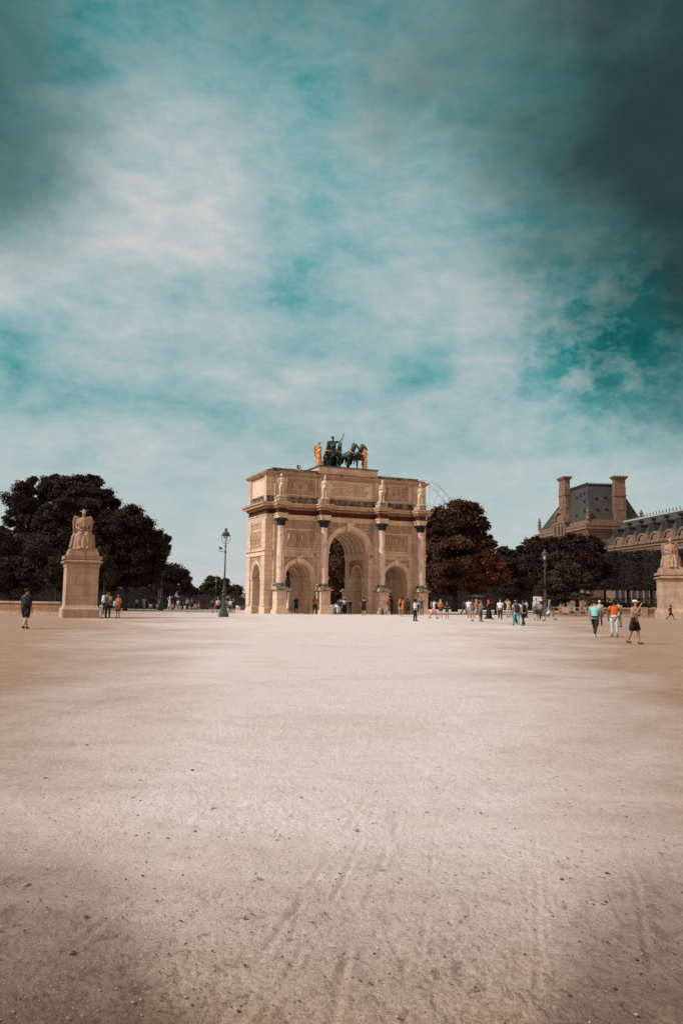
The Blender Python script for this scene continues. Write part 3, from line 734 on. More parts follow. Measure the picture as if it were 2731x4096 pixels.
for i,(aL,aR,lg,ht,lab) in enumerate(SOLD):
    mb,J=fig_mb(dict(legs=lg,armL=aL,armR=aR,head=((-.6,.3,.5,-.4)[i],.1)),1.08)
    torso(mb,J,.86,1.12); sleeves(mb,J,1.95,.068); trousers(mb,J,1.95,1.02); q=J['crn']
    mb.lathe([(.20,.84+J['dz']),(.175,.98+J['dz']),(.165,1.03+J['dz'])],seg=14)
    # cloak down the back
    z1=J['uch'].z; mb.loft([ering((0,.09,z1+.02),.20,.07),ering((0,.14,1.0),.25 if i else .18,.075),ering((.02,.16,.5),.27 if i else .16,.07),ering((.02,.15,.03),.28 if i else .13,.06)])
    if ht=='helmet': mb.ell((q.x,q.y,q.z+.01),(.105,.115,.10)); mb.tube([(q.x,q.y-.1,q.z+.09),(q.x,q.y,q.z+.15),(q.x,q.y+.12,q.z+.08)],[.03,.04,.03],8,.6)
    if ht=='plume': mb.ell((q.x,q.y,q.z+.01),(.11,.12,.10)); mb.tube([(q.x,q.y-.04,q.z+.08),(q.x,q.y,q.z+.22),(q.x,q.y+.03,q.z+.30)],[.045,.05,.02],8)
    if ht=='tall': mb.lathe([(.105,-.03),(.105,.12),(.115,.24),(.10,.245)],(q.x,q.y,q.z),14)
    if ht=='feather': mb.lathe([(.17,-.02),(.17,.01),(.11,.03),(.115,.13),(.09,.14)],(q.x,q.y,q.z),14); mb.tube([(q.x-.03,q.y-.08,q.z+.1),(q.x-.03,q.y-.07,q.z+.28),(q.x-.02,q.y-.05,q.z+.38)],[.03,.04,.015],8)
    shoes(mb,J,1.25); mb.tube([(-.17,.05,1.0),(-.22,.12,.45),(-.24,.16,.12)],[.02,.02,.012],6)
    r=empty('soldier_statue',aw(UC[i],-1.06,11.40),YAW+(.15,-.25,0,-.3)[i],lab,'statue','soldier statues standing above the columns'); sc=(1.16,1.19,1.19,1.16)[i]; r.scale=(sc,)*3
    solid(mb,'figure',M['statue'],r,.022)
    MB().box(-.33,.33,-.30,.30,-.07,.03).build('statue_base',M['statue'],r)
# stone blocks carrying the soldiers (parts of the arch)
for uc in UC: part(MB().loft([[(uc-w_,-1.1-w_,z),(uc+w_,-1.1-w_,z),(uc+w_,-.11,z),(uc-w_,-.11,z)] for w_,z in ((.40,10.832),(.40,11.20),(.45,11.23),(.45,11.33))]),'statue_block','stone_soot2')
# horses
def horse(lift,turn,name_label,u,v,yaw,sc=1.0):
    V=[];E=[];Rd=[]
    def add(p,r,par=None):
        V.append(p); Rd.append(r); i=len(V)-1
        if par is not None: E.append((par,i))
        return i
    pel=add((0,.75,1.34),.30); bk=add((0,.2,1.30),.29,pel); ch=add((0,-.38,1.34),.31,bk); nb=add((0,-.66,1.62),.24,ch); nm=add((0,-.86,1.96),.185,nb); po=add((0,-.92,2.28),.135,nm)
    ct,stn=math.cos(turn),math.sin(turn)
    hd=lambda f,z,r,p: add((stn*f,-.92-ct*f,z),r,p)
    h1=hd(.16,2.26,.125,po); h2=hd(.33,2.05,.095,h1); h3=hd(.46,1.86,.07,h2); hd(.50,1.80,.055,h3)
    for s in (-1,1): e=add((.07*s*ct,-.90+.07*s*stn,2.40),.035,po); add((.085*s*ct,-.91+.08*s*stn,2.50),.015,e)
    for s in (-1,1):
        sh=add((.17*s,-.45,1.08),.155,ch)
        if s==lift:
            k=add((.17*s,-.86,.93),.082,sh); f=add((.17*s,-.78,.55),.05,k); add((.17*s,-.70,.44),.06,f)
        else:
            k=add((.17*s,-.47,.58),.078,sh); f=add((.17*s,-.46,.15),.05,k); add((.17*s,-.50,.05),.065,f)
        th=add((.18*s,.78,1.02),.19,pel); sf=add((.19*s,.62,.84),.13,th); dx=.14*s*lift
        hk=add((.19*s,.95+dx,.52),.075,sf); ft=add((.19*s,.88+dx,.15),.05,hk); add((.19*s,.84+dx,.05),.065,ft)
    t=add((0,1.06,1.42),.07,pel); t2=add((0,1.20,1.05),.085,t); add((0,1.22,.62),.04,t2)
    me=bpy.data.meshes.new('horse'); me.from_pydata(V,E,[]); bm=bmesh.new(); bm.from_mesh(me); bm.verts.layers.skin.verify(); bm.to_mesh(me); bm.free()
    root=empty('horse_statue',aw(u,v,14.93),YAW+yaw,name_label,'statue','bronze horses of the chariot'); root.scale=(sc*1.16,sc*1.06,sc*1.06)
    o=link('horse_body',me); mo=o.modifiers.new('s','SKIN'); mo.use_smooth_shade=True; sv=me.skin_vertices[0].data
    for i,r in enumerate(Rd): sv[i].radius=(r*(1.0 if i<4 else 1.12),r*1.10); sv[i].use_root=(i==0)
    mo=o.modifiers.new('d','SUBSURF'); mo.levels=2; mo.render_levels=2; bake(o,[M['bronze']]); o.parent=root
    mb=MB(); mb.loft([[(-.03,y+.11,z),(.03,y+.11,z),(.02,y+.21,z+.05),(-.02,y+.21,z+.05)] for y,z in ((-.66,1.70),(-.80,1.98),(-.87,2.22),(-.90,2.40))]); mb.build('mane',M['bronze'],root)
    mb=MB(); n=Vector((0,-.55,.83)); q=n.to_track_quat('Z','Y').to_matrix(); rings=[]
    for rr,zz in ((.275,-.05),(.30,-.04),(.30,.04),(.265,.05)):
        rings.append([tuple(Vector((0,-.70,1.62))+q@Vector((rr*math.cos(a)*.95,rr*math.sin(a),zz))) for a in [2*PI*i/20 for i in range(20)]])
    mb.loft(rings); mb.build('collar',M['gold'],root,True)
    mb=MB(); pa=Vector((stn*.20,-.92-ct*.20,2.22))
    for s in (-1,1): mb.tube([(stn*.02+.12*s*ct,-.93+.12*s*stn,2.33),(stn*.3+.095*s*ct,-.92-ct*.3+.095*s*stn,2.06)],.018,6)
    mb.build('bridle',M['gold'],root); return root
horse(-1,-.30,'dark green bronze horse next to the left gilded figure, its head facing the square',6.95,1.45,-.30,1.02)
horse(-1,-.05,'dark green bronze horse just in front of the charioteer, head facing the square',7.92,1.25,-.12,1.0)
horse(1,.55,'dark green bronze horse with head turned right, right of the charioteer staff',9.05,1.35,.45,1.03)
horse(1,.50,'outermost dark green bronze horse with head turned right, touching the right gilded figure',10.05,1.45,.40,1.03)
# chariot
ch=empty('bronze_chariot',aw(8.05,3.3,14.93),YAW,'dark bronze two-wheeled chariot behind the four horses','chariot')
mb=MB(); ri=[]; ro=[]
for k,(rr,z) in enumerate(((.62,.45),(.70,.8),(.72,1.25),(.66,1.25),(.64,.8),(.56,.5))): ri.append([(rr*math.cos(a)*.95,-rr*math.sin(a)*.9-.1,z+.25*max(0,math.sin(a))*(z>1)) for a in [PI*(i/16)*1.1-.05*PI for i in range(17)]])
mb.loft(ri,True,False); mb.box(-.58,.58,-.5,.55,.36,.45); mb.build('chariot_body',M['bronze'],ch)
for s in (-1,1):
    mb=MB().torus((.80*s,.05,.52),.48,.045,'x',24,6); mb.torus((.80*s,.05,.52),.09,.05,'x',12,6)
    for i in range(8): a=PI*i/4; mb.tube([(.80*s,.05+.09*math.cos(a),.52+.09*math.sin(a)),(.80*s,.05+.46*math.cos(a),.52+.46*math.sin(a))],.028,6)
    mb.build('wheel',M['bronze'],ch)
MB().tube([(0,-.5,.6),(.3,-1.2,.75),(.95,-2.35,1.35)],[.05,.045,.06],8).build('draught_pole',M['bronze'],ch)
MB().tube([(-.85,.05,.52),(.85,.05,.52)],.05,8).build('axle',M['bronze'],ch)
def drape(mb,J,z1,hem,r0,r1,cx=0,n=26,amp=.10,seed=1,yy=0):
    rnd=random.Random(seed); ph=[rnd.uniform(0,6) for _ in range(3)]; rings=[]
    for i in range(9):
        t=i/8; z=z1+(hem-z1)*t; k=r0[0]+(r1[0]-r0[0])*t; q=r0[1]+(r1[1]-r0[1])*t
        rings.append([((k*math.cos(a))*(1+amp*t*(math.sin(9*a+ph[0])+.6*math.sin(15*a+ph[1])))+cx*t,(q*math.sin(a))*(1+amp*t*(math.sin(9*a+ph[0])+.6*math.sin(15*a+ph[1])))+yy,z) for a in [2*PI*j/n for j in range(n)]])
    mb.loft(rings)
# charioteer
mb,J=fig_mb(dict(legs='stand',armL='staff',armR='bag',head=(-.3,0)),1.1); torso(mb,J,.88,1.15,'tee',1.1); sleeves(mb,J,.6,.085)
drape(mb,J,1.30,.05,(.20,.15),(.30,.24),0,26,.08,3); mb.tube([(.20,-.06,1.42),(.0,-.17,1.2),(-.22,-.1,.98),(-.30,.0,.75)],[.07,.09,.10,.08],8)
mb.ell((J['crn'].x,J['crn'].y+.02,J['crn'].z+.01),(.10,.11,.10)); mb.loft([ering((-.02,.10,1.42),.2,.06),ering((-.1,.17,1.0),.28,.08),ering((-.12,.2,.3),.3,.07)])
r=empty('charioteer_statue',aw(8.16,2.9,15.72),YAW+.05,'dark bronze robed charioteer with raised arm and staff, standing above the horses','statue'); r.scale=(1.62,)*3
solid(mb,'figure',M['bronze'],r,.022); w_=J['wrL']
MB().lathe([(.106,.015),(.112,.0),(.112,.03),(.10,.04)],(J['crn'].x,J['crn'].y+.02,J['crn'].z+.03),14).build('laurel_crown',M['gold'],r,True)
stf=empty('ceremonial_staff',place(r,w_+Vector((.02,-.05,0))),YAW+.05,'long thin staff with a gilded finial held up by the charioteer','staff'); stf.scale=(1.5,)*3; stf.rotation_euler=(0,R(9),YAW+.05)
MB().tube([(0,0,-1.15),(0,0,.22)],[.016,.016],8).build('shaft',M['bronze'],stf); MB().lathe([(.018,.2),(.055,.26),(.045,.38),(.06,.44),(.02,.52)],seg=10).build('finial',M['gold'],stf,True)
# gilded winged women
for k,(u,v,yw,aL,aR,lab) in enumerate(((5.78,1.0,.15,'out','down','gilded winged woman in a long pleated robe, at the left end of the chariot group'),(11.12,1.25,.75,'down','belly','gilded winged woman in a long pleated robe, at the right end beside the last horse'))):
    mb,J=fig_mb(dict(legs='contra',armL=aL,armR=aR,head=(.5,0)),1.0); torso(mb,J,.9,1.05,'tank'); drape(mb,J,1.16,.03,(.165,.13),(.25,.20),(.03,-.03)[k],28,.10,5+k)
    mb.tube([(.19,-.05,1.45),(0,-.16,1.25),(-.2,-.08,1.0)],[.05,.06,.05],8); drape(mb,J,1.05,.62,(.17,.135),(.235,.19),0,24,.09,9)
    mb.ell((J['crn'].x,J['crn'].y+.03,J['crn'].z+.0),(.105,.115,.085)); mb.ell((J['crn'].x,J['crn'].y+.13,J['crn'].z-.02),(.06,.06,.06))
    mb.lathe([(.09,0),(.12,.05),(.06,.09)],(J['crn'].x,J['crn'].y,J['crn'].z+.05),10)
    r=empty('gilded_woman_statue',aw(u,v,14.93),YAW+yw,lab,'statue','gilded women beside the chariot'); r.scale=(1.38,)*3; solid(mb,'figure',M['gold'],r,.02)
    for s in (-1,1):
        mb=MB(); mb.loft([[(s*(.07+.0*j),.12,z0),(s*(.20+w),.16,z0+.02),(s*(.21+w),.22,z0),(s*.07,.18,z0)] for j,(w,z0) in enumerate(((.02,.75),(.06,.95),(.09,1.2),(.10,1.45),(.06,1.56)))]); mb.build('wing',M['gold'],r)
# floodlight on the parapet
fl=empty('floodlight',aw(3.45,.55,14.34),YAW+.3,'small black floodlight on the left parapet of the arch','floodlight')
MB().box(-.17,.17,-.12,.12,.14,.46).build('housing',M['dark'],fl); MB().box(-.03,.03,-.05,.05,-.01,.138).build('bracket',M['iron'],fl); MB().box(-.14,.14,-.128,-.121,.17,.43).build('lens',M['glass'],fl)

# ================================================================== GROUND
def build_ground():
    dense=np.arange(-.50,.5001,.0019); a1=np.linspace(.53,PI,34); ang=np.concatenate([-a1[::-1],dense,a1[:-1]])
    r=[.4,.9,1.5,2.0]; 
    while r[-1]<9: r.append(r[-1]*1.0040)
    while r[-1]<40: r.append(r[-1]*1.011)
    while r[-1]<3500: r.append(r[-1]*1.06)
    r=np.array(r); A,Rr=np.meshgrid(ang,r); X=Rr*np.sin(A); Y=Rr*np.cos(A)
    Z=gz(X,Y); near=np.clip((16-Rr)/9,0,1)*(np.cos(A)>.8)
    wx=X+.25*vnoise(X*1.1,Y*1.1,5); wy=Y+.25*vnoise(X*1.1+7,Y*1.1,6)
    d=.014*(vnoise(wx*1.7,wy*1.7,1)-.5)+.007*(vnoise(wx*5,wy*5,2)-.5)+.004*(vnoise(wx*14,wy*14,3)-.5)
    rough=np.clip(vnoise(wx*.8+3,wy*.8,8)*1.6-.3+np.clip((5.2-Y)/2.4,0,1)*.6,0.15,1.4)
    d+=rough*(.006*(np.abs(vnoise(wx*24,wy*24,4)-.5))+.008*(vnoise(wx*48,wy*48,9)-.5))
    ft=vnoise(wx*3.1+20,wy*2.2,11); d-=.012*np.clip((ft-.70)/.16,0,1)*np.clip(rough,0,1)
    for x0,k,w,dep in ((-.52,.19,.030,.016),(-.36,.185,.024,.014),(-.12,.17,.028,.015),(.18,.165,.02,.010),(1.05,.30,.028,.010),(1.28,.30,.028,.010),(-1.45,.22,.03,.011),(.62,.24,.02,.008)):
        w=w*.65; off=(X-(x0+k*(Y-2.6)+.05*(vnoise(Y*1.3,Y*0+x0*9,12)-.5)))
        g=np.exp(-(off/w)**2); brk=np.clip(vnoise(Y*4.5+x0*31,Y*0+3,13)*2.2-.65,0,1)
        brk=brk*np.clip((7.2-Y)/3.2,0,1)*(.5+vnoise(Y*1.7+x0*5,Y*0+8,14)); dep=dep*.55; d+=-dep*g*brk+.5*dep*np.exp(-((np.abs(off)-w*2.1)/(w*.9))**2)*brk
    Z=Z+d*near
    nA,nR=len(ang),len(r); V=np.stack([X,Y,Z],-1).reshape(-1,3); V=np.vstack([V,[[0,0,0]]])
    idx=np.arange(nA*nR).reshape(nR,nA); nx=np.roll(idx,-1,1)
    F=np.stack([idx[:-1],nx[:-1],nx[1:],idx[1:]],-1)[:, :, ::-1].reshape(-1,4)
    c=len(V)-1; tri=np.stack([idx[0],np.full(nA,c),nx[0],nx[0]],-1)
    m,n,b=nt('plaza_sand'); g=nd(n,'ShaderNodeNewGeometry'); pos=g.outputs['Position']
    sx=nd(n,'ShaderNodeSeparateXYZ'); L(n,pos,sx.inputs[0])
    f1=noise(n,.16,5,.6,pos,.6); f2=noise(n,2.0,7,.72,pos); f3=noise(n,38,4,.7,pos); f4=noise(n,.9,4,.6,mapping(n,pos,(.35,1,1)))
    # vignette painted into the sand colour: pale middle wedge, browner towards the sides
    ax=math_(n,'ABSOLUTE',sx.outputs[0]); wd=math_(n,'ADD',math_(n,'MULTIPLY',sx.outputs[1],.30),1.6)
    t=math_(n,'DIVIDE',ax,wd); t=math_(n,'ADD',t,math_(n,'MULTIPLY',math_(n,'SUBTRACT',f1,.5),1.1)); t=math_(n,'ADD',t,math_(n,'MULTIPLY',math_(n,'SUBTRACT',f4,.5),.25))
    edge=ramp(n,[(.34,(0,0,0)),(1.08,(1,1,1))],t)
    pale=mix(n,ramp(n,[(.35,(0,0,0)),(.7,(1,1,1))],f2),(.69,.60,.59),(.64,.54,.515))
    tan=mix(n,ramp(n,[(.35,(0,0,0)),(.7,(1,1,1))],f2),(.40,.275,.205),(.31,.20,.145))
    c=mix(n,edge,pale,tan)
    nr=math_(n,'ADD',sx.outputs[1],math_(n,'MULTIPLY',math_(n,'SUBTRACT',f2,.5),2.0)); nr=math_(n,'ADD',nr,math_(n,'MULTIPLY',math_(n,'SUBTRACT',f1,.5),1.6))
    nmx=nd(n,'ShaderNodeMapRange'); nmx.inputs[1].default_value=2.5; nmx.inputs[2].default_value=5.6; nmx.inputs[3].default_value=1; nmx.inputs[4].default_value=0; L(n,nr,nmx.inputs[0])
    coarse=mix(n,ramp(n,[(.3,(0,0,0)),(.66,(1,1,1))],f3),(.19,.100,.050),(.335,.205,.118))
    c=mix(n,math_(n,'MULTIPLY',nmx.outputs[0],.95),c,coarse)  # near sand: coarse brown soil, darkened further as painted vignette
    mp=nd(n,'ShaderNodeMapping'); mp.inputs['Rotation'].default_value=(0,0,.35); mp.inputs['Scale'].default_value=(1.0,.42,1); L(n,pos,mp.inputs['Vector'])
    f8=noise(n,13,7,.72,mp.outputs[0],.6); f9=noise(n,1.6,4,.6,pos)
    # dark soil clumps, spread wider as painted vignette at the near corners
    soil_vig=math_(n,'ADD',math_(n,'MULTIPLY',math_(n,'ABSOLUTE',math_(n,'SUBTRACT',sx.outputs[0],.12)),1.15),math_(n,'MULTIPLY',math_(n,'SUBTRACT',3.3,sx.outputs[1]),.55)); soil_vig=math_(n,'ADD',soil_vig,math_(n,'MULTIPLY',math_(n,'SUBTRACT',f2,.5),1.3)); soil_vig=math_(n,'MULTIPLY',soil_vig,math_(n,'LESS_THAN',sx.outputs[1],30.0))
    soil_vig=math_(n,'MULTIPLY',ramp(n,[(.62,(0,0,0)),(1.0,(1,1,1))],soil_vig),nmx.outputs[0])
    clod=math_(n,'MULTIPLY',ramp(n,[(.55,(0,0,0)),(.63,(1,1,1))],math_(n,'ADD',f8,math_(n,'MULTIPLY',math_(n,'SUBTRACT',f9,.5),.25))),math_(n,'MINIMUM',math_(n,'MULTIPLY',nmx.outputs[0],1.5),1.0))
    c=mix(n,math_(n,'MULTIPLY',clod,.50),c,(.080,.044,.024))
    c=mix(n,math_(n,'MULTIPLY',soil_vig,.80),c,(.062,.041,.028))
    f5=noise(n,120,3,.75,pos); f6=noise(n,.55,6,.7,mapping(n,pos,(.45,1,1)),1.2); f7=noise(n,7,6,.75,pos)
    c=mix(n,.5,c,ramp(n,[(.25,(.68,.56,.47)),(.60,(1,1,1))],f3),'MULTIPLY')
    c=mix(n,.6,c,ramp(n,[(.32,(.55,.42,.33)),(.50,(1,1,1)),(.8,(1.0,1.0,1.0))],f5),'MULTIPLY')
    c=mix(n,.32,c,ramp(n,[(.36,(.76,.66,.60)),(.52,(1,1,1))],f6),'MULTIPLY')
    c=mix(n,.35,c,ramp(n,[(.34,(.66,.58,.53)),(.50,(1,1,1))],f7),'MULTIPLY')
    sp=nd(n,'ShaderNodeTexVoronoi'); sp.inputs['Scale'].default_value=3.2; L(n,pos,sp.inputs['Vector'])
    c=mix(n,ramp(n,[(.05,(.75,)*3),(.085,(0,0,0))],sp.outputs['Distance']),c,(.22,.12,.075))
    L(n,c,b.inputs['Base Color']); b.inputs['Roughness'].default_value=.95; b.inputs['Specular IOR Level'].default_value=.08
    bump(n,b,math_(n,'ADD',math_(n,'ADD',f3,math_(n,'MULTIPLY',f5,.9)),math_(n,'ADD',f7,math_(n,'SUBTRACT',f2,math_(n,'MULTIPLY',f8,1.6)))),.6,.025)
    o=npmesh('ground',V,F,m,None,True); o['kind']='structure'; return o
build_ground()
def scatter(name,mat,n,size,rng,y0,y1,flat=.6,leaf=False):
    V=[];F=[]
    oct_=np.array([(1,0,0),(-1,0,0),(0,1,0),(0,-1,0),(0,0,1),(0,0,-1)],float); of=np.array([(0,2,4),(2,1,4),(1,3,4),(3,0,4),(2,0,5),(1,2,5),(3,1,5),(0,3,5)])
    for i in range(n):
        y=y0*(y1/y0)**rng.random(); x=rng.uniform(-.5,.5)*y*1.05; s=size*rng.lognormal(0,.5)
        v=oct_*rng.uniform(.7,1.3,(6,3))*np.array([s*rng.uniform(.8,1.6),s,s*(.14 if leaf else flat)]); a=rng.uniform(0,6.28); ca,sa=math.cos(a),math.sin(a)
        v=np.stack([v[:,0]*ca-v[:,1]*sa+x,v[:,0]*sa+v[:,1]*ca+y,v[:,2]+s*(.1 if leaf else .25)+(.004 if y<9 else 0)+G(x,y)],-1); F.append(of+len(V)*6); V.append(v)
    o=npmesh(name,np.concatenate(V),np.concatenate(F),mat); o['kind']='stuff'; return o
rg=np.random.default_rng(5)
o=scatter('pebbles',plain('pebble_grey',(.30,.235,.19),.9,0,.4,30),2600,.0030,rg,2.2,7); tag(o,'small pale and grey pebbles loose in the sand of the foreground','pebbles')
o=scatter('dark_grit',plain('grit_dark',(.075,.05,.038),.9,0,.4,30),3000,.0029,rg,2.2,7.5); tag(o,'dark brown grit and small stones in the foreground sand','grit')
o=scatter('fallen_leaves',plain('dry_leaf',(.22,.085,.045),.9,0,.5,20),200,.0075,rg,3.0,40,.3,True); tag(o,'dry rust-brown leaf scraps scattered over the pale sand','leaves')

# ================================================================== TREES
def leaves(blobs,rng,size,dens,flatbox=None):
    P=[];N=[]
    if flatbox is not None:
        x0,x1,y0,y1,z0,z1=flatbox; n=int(dens*((x1-x0)*(z1-z0)*2+(y1-y0)*(z1-z0)*2+(x1-x0)*(y1-y0))*9)
        q=rng.random((n,3)); f=rng.integers(0,6,n); dpt=rng.random(n)**1.6*.35
        for a in range(3):
            q[f==2*a,a]=dpt[f==2*a]*.5; q[f==2*a+1,a]=1-dpt[f==2*a+1]*.5
        q=q+rng.normal(0,.012,(n,3)); P.append(np.array([x0,y0,z0])+q*np.array([x1-x0,y1-y0,z1-z0])); N.append(rng.normal(size=(n,3)))
    for cx,cy,cz,rx,ry,rz in blobs:
        rr=(rx*ry*rz)**(1/3); k=max(10,int(9*rr**1.35)); d=rng.normal(size=(k,3)); d/=np.linalg.norm(d,axis=1)[:,None]
        cl=d*rng.uniform(.55,1.02,(k,1)); per=max(14,int(dens*rr**.75*250))
        off=rng.normal(0,.20/max(.6,rr**.35),(k,per,3)); off[...,2]*=.75
        p=(cl[:,None,:]+off).reshape(-1,3); P.append(p*np.array([rx,ry,rz])+np.array([cx,cy,cz])); N.append(np.repeat(d,per,0)+rng.normal(0,.75,(k*per,3)))
    P=np.concatenate(P); N=np.concatenate(N); N/=np.linalg.norm(N,axis=1)[:,None]+1e-9
    T=np.cross(N,rng.normal(size=N.shape)); T/=np.linalg.norm(T,axis=1)[:,None]+1e-9; B=np.cross(N,T)
    s=size*.50*rng.uniform(.6,1.35,(len(P),1)); a=T*s; b=B*s*.55
    V=np.stack([P-a,P-b,P+a,P+b],1).reshape(-1,3); V[:,2]=np.maximum(V[:,2],.25-.6)
    return V,np.arange(len(V)).reshape(-1,4)
def tree(label,Y0,bl,mat,Y=None,size=.30,dens=1.0,trunk=None,tr=.28,seed=1,group=None,depth=1.0,name='tree',cat='tree'):
    Y=Y or Y0; k=Y/Y0; rng=np.random.default_rng(seed)
    B=[(x*k,Y+rng.uniform(-.35,.35)*rx*k,(z-1.5714)*k+1.5714,rx*k,max(rx,rz)*.95*k*depth,rz*k) for x,z,rx,rz in bl]
    for b in list(B):
        for q in range(5):
            d=rng.normal(size=3); d[2]=abs(d[2])*.9-.15; d/=np.linalg.norm(d); f=rng.uniform(.20,.33); B.append((b[0]+d[0]*b[3]*.97,b[1]+d[1]*b[4]*.97,b[2]+d[2]*b[5]*.97,b[3]*f,b[4]*f,b[5]*f*.85))
    nb_=len(bl)
    tx=trunk if trunk is not None else float(np.mean([b[0] for b in B[:nb_]])); tz=G(tx,Y)
    root=empty(name,(tx,Y,tz),0,label,cat,group)
    V,F=leaves([(b[0]-tx,b[1]-Y,b[2]-tz,b[3],b[4],b[5]) for b in B],rng,size,dens)
    npmesh('crown',V,F,M[mat],root)
    zt=max(.8,min(b[2]-b[5]*.6 for b in B[:nb_])-tz); zt=min(zt,3.2); mb=MB()
    mb.tube([(0,0,-.3),(.02,0,.2),(.05,.03,zt*.6),(0,0,zt)],[tr*1.35,tr*1.05,tr*.85,tr*.75],10)
    for b in B[:nb_]: 
        e=Vector((b[0]-tx,b[1]-Y,b[2]-tz)); s0=Vector((0,0,zt*.85)); md=s0.lerp(e,.5)+Vector((0,0,.08*(e-s0).length))
        mb.tube([s0,md,e],[tr*.62,tr*.36,tr*.12],7)
        for q in range(4):
            d=Vector(rng.normal(size=3)); d.normalize(); f=e+Vector((d.x*b[3],d.y*b[4],d.z*b[5]))*.85; mb.tube([md.lerp(e,.5),e.lerp(f,.5)+Vector((0,0,.1)),f],[tr*.25,tr*.12,tr*.04],5)
    mb.build('trunk',M['bark'],root,True); return root
T={'A':(95,[(-37.5,6.8,3.6,3.0),(-34.2,5.6,3.0,2.6),(-37.83,12.7,2.18,2.49),(-39.0,10.32,1.45,1.45),(-35.18,14.05,1.56,1.45),(-35.86,10.1,2.33,2.59)]),
'B':(90,[(-31.45,13.42,2.06,1.62),(-28.96,13.06,2.36,1.77),(-26.93,11.99,1.38,1.72),(-29.81,10.21,3.44,2.95),(-32.12,7.21,3.44,3.44),(-28.6,6.4,3.2,3.0),(-30.6,4.6,3.2,2.4)]),
'C':(85,[(-22.98,8.63,2.55,2.23),(-21.42,7.02,2.23,2.55),(-24.28,6.51,3.02,3.48),(-22.33,4.22,3.16,2.1),(-20.28,5.17,1.39,2.0),(-25.2,4.0,2.6,2.0)]),
'D':(100,[(-22.6,8.56,0.93,1.2),(-22.16,7.03,0.76,1.42),(-23.0,4.73,1.2,2.18)]),
'E':(110,[(-23.78,4.47,2.16,1.8),(-22.25,3.6,1.56,1.56),(-24.62,2.97,1.92,1.3),(-21.21,3.01,0.72,0.78)]),
'F':(80,[(-30.5,4.6,2.2,2.4),(-34.23,6.51,1.09,1.44),(-33.64,3.9,1.75,2.4),(-31.42,3.06,2.18,1.97)]),
'P1':(66,[(-19.67,4.32,0.72,1.37),(-19.3,3.24,0.65,0.9)]),'P2':(66,[(-23.47,3.3,0.5,1.44)]),
'G':(200,[(-31.39,4.07,2.84,2.4),(-32.76,2.87,2.18,1.97),(-28.98,3.57,1.97,2.18),(-25.91,2.52,1.53,2.18)]),
'G2':(190,[(-34.17,1.32,2.08,1.66),(-32.61,0.73,1.56,1.25),(-36,2.0,2.2,1.8)]),
'H':(105,[(15.34,11.74,3.21,2.87),(13.04,10.09,2.41,2.75),(17.52,9.46,2.41,2.98),(15.33,6.56,4.47,3.44),(13.04,4.7,2.58,2.58),(17.61,4.88,2.58,2.41),(12.6,7.6,2.6,2.6)]),
'I':(88,[(15.87,5.89,1.06,1.25),(15.81,3.97,1.92,1.25),(17.06,4.47,1.15,1.35),(15.23,3.11,1.73,0.77)]),
'J':(130,[(27.14,8.57,1.99,1.56),(29.05,7.18,2.84,2.48),(27.46,4.68,3.55,2.98)]),'J2':(130,[(30.68,7.91,2.13,2.27),(31.2,5.0,2.6,2.6)]),
'K':(105,[(25.54,7.85,1.84,1.95),(27.51,8.56,2.18,1.38),(26.2,5.28,3.33,2.87)]),
'K2':(108,[(30.54,8.79,2.65,1.65),(32.89,8.23,2.65,1.95),(30.49,6.31,3.24,2.95),(33.5,5.6,2.8,2.6)]),
'L':(92,[(25.46,4.7,2.11,2.11),(24.33,3.09,2.11,1.61),(27.44,3.28,1.66,1.66),(25.92,2.02,2.41,0.7)]),
'N':(125,[(-0.85,7.26,3.75,6.14),(-2.85,4.51,3.41,4.1)]),'N2':(130,[(-6.5,4.58,3.55,4.26)]),'N3':(128,[(3.33,6.06,3.15,4.89)])}
LG='trees at the left edge of the square'; RG='trees behind the square on the right'; BG='trees seen through the arch'
tree('tall dark tree at far left with thin airy crown showing sky between its branches',*T['A'],'leaf_black',Y=112,size=.30,dens=.5,seed=1,group=LG)
tree('tallest dark tree directly behind the left seated statue',*T['B'],'leaf_black',Y=106,size=.32,dens=.8,seed=2,group=LG)
tree('broad dark brown tree with a rounded dense crown, right of the left statue',*T['C'],'leaf_brown',Y=102,size=.32,dens=1.05,seed=3,group=LG)
tree('slim sparse tree rising behind the left lamp post',*T['D'],'leaf_black',Y=125,size=.30,dens=.5,seed=4,group=LG)
tree('small dark round tree at the right end of the left tree group, over the strollers',*T['E'],'leaf_black',Y=132,size=.34,dens=.62,seed=5,group=LG)
tree('low dark tree cut by the left edge of the view, behind the low wall',*T['F'],'leaf_black',Y=84,size=.28,seed=6,group=LG)
tree('narrow olive shrub with yellowish leaves peeking out right of the left pedestal',*T['P1'],'leaf_olive',size=.17,seed=7,tr=.08,name='shrub',cat='shrub')
tree('narrow olive shrub left of the left pedestal behind the low wall',*T['P2'],'leaf_olive',size=.17,seed=8,tr=.07,name='shrub',cat='shrub')
tree('distant rounded tree behind the central lamp post',*T['G'],'leaf_far',size=.42,seed=9)
tree('distant low brown trees left of the lamp post, beyond the garden',*T['G2'],'leaf_brown',size=.42,seed=10)
tree('huge chestnut tree with brown drooping foliage right beside the arch',*T['H'],'leaf_chestnut',size=.30,dens=1.15,tr=.42,seed=11)
tree('small rust-red tree in front of the huge chestnut',*T['I'],'leaf_red',size=.24,dens=.9,trunk=17.0,tr=.13,seed=12)
tree('dark tree standing back, just right of the rust-red tree',*T['J'],'leaf_black',size=.36,seed=13,group=RG)
tree('dark slim tree behind the right lamp post, below the palace pinnacle',*T['J2'],'leaf_black',size=.36,seed=14,group=RG)
tree('brown tree right behind the right lamp post',*T['K'],'leaf_brown',size=.30,seed=15,group=RG)
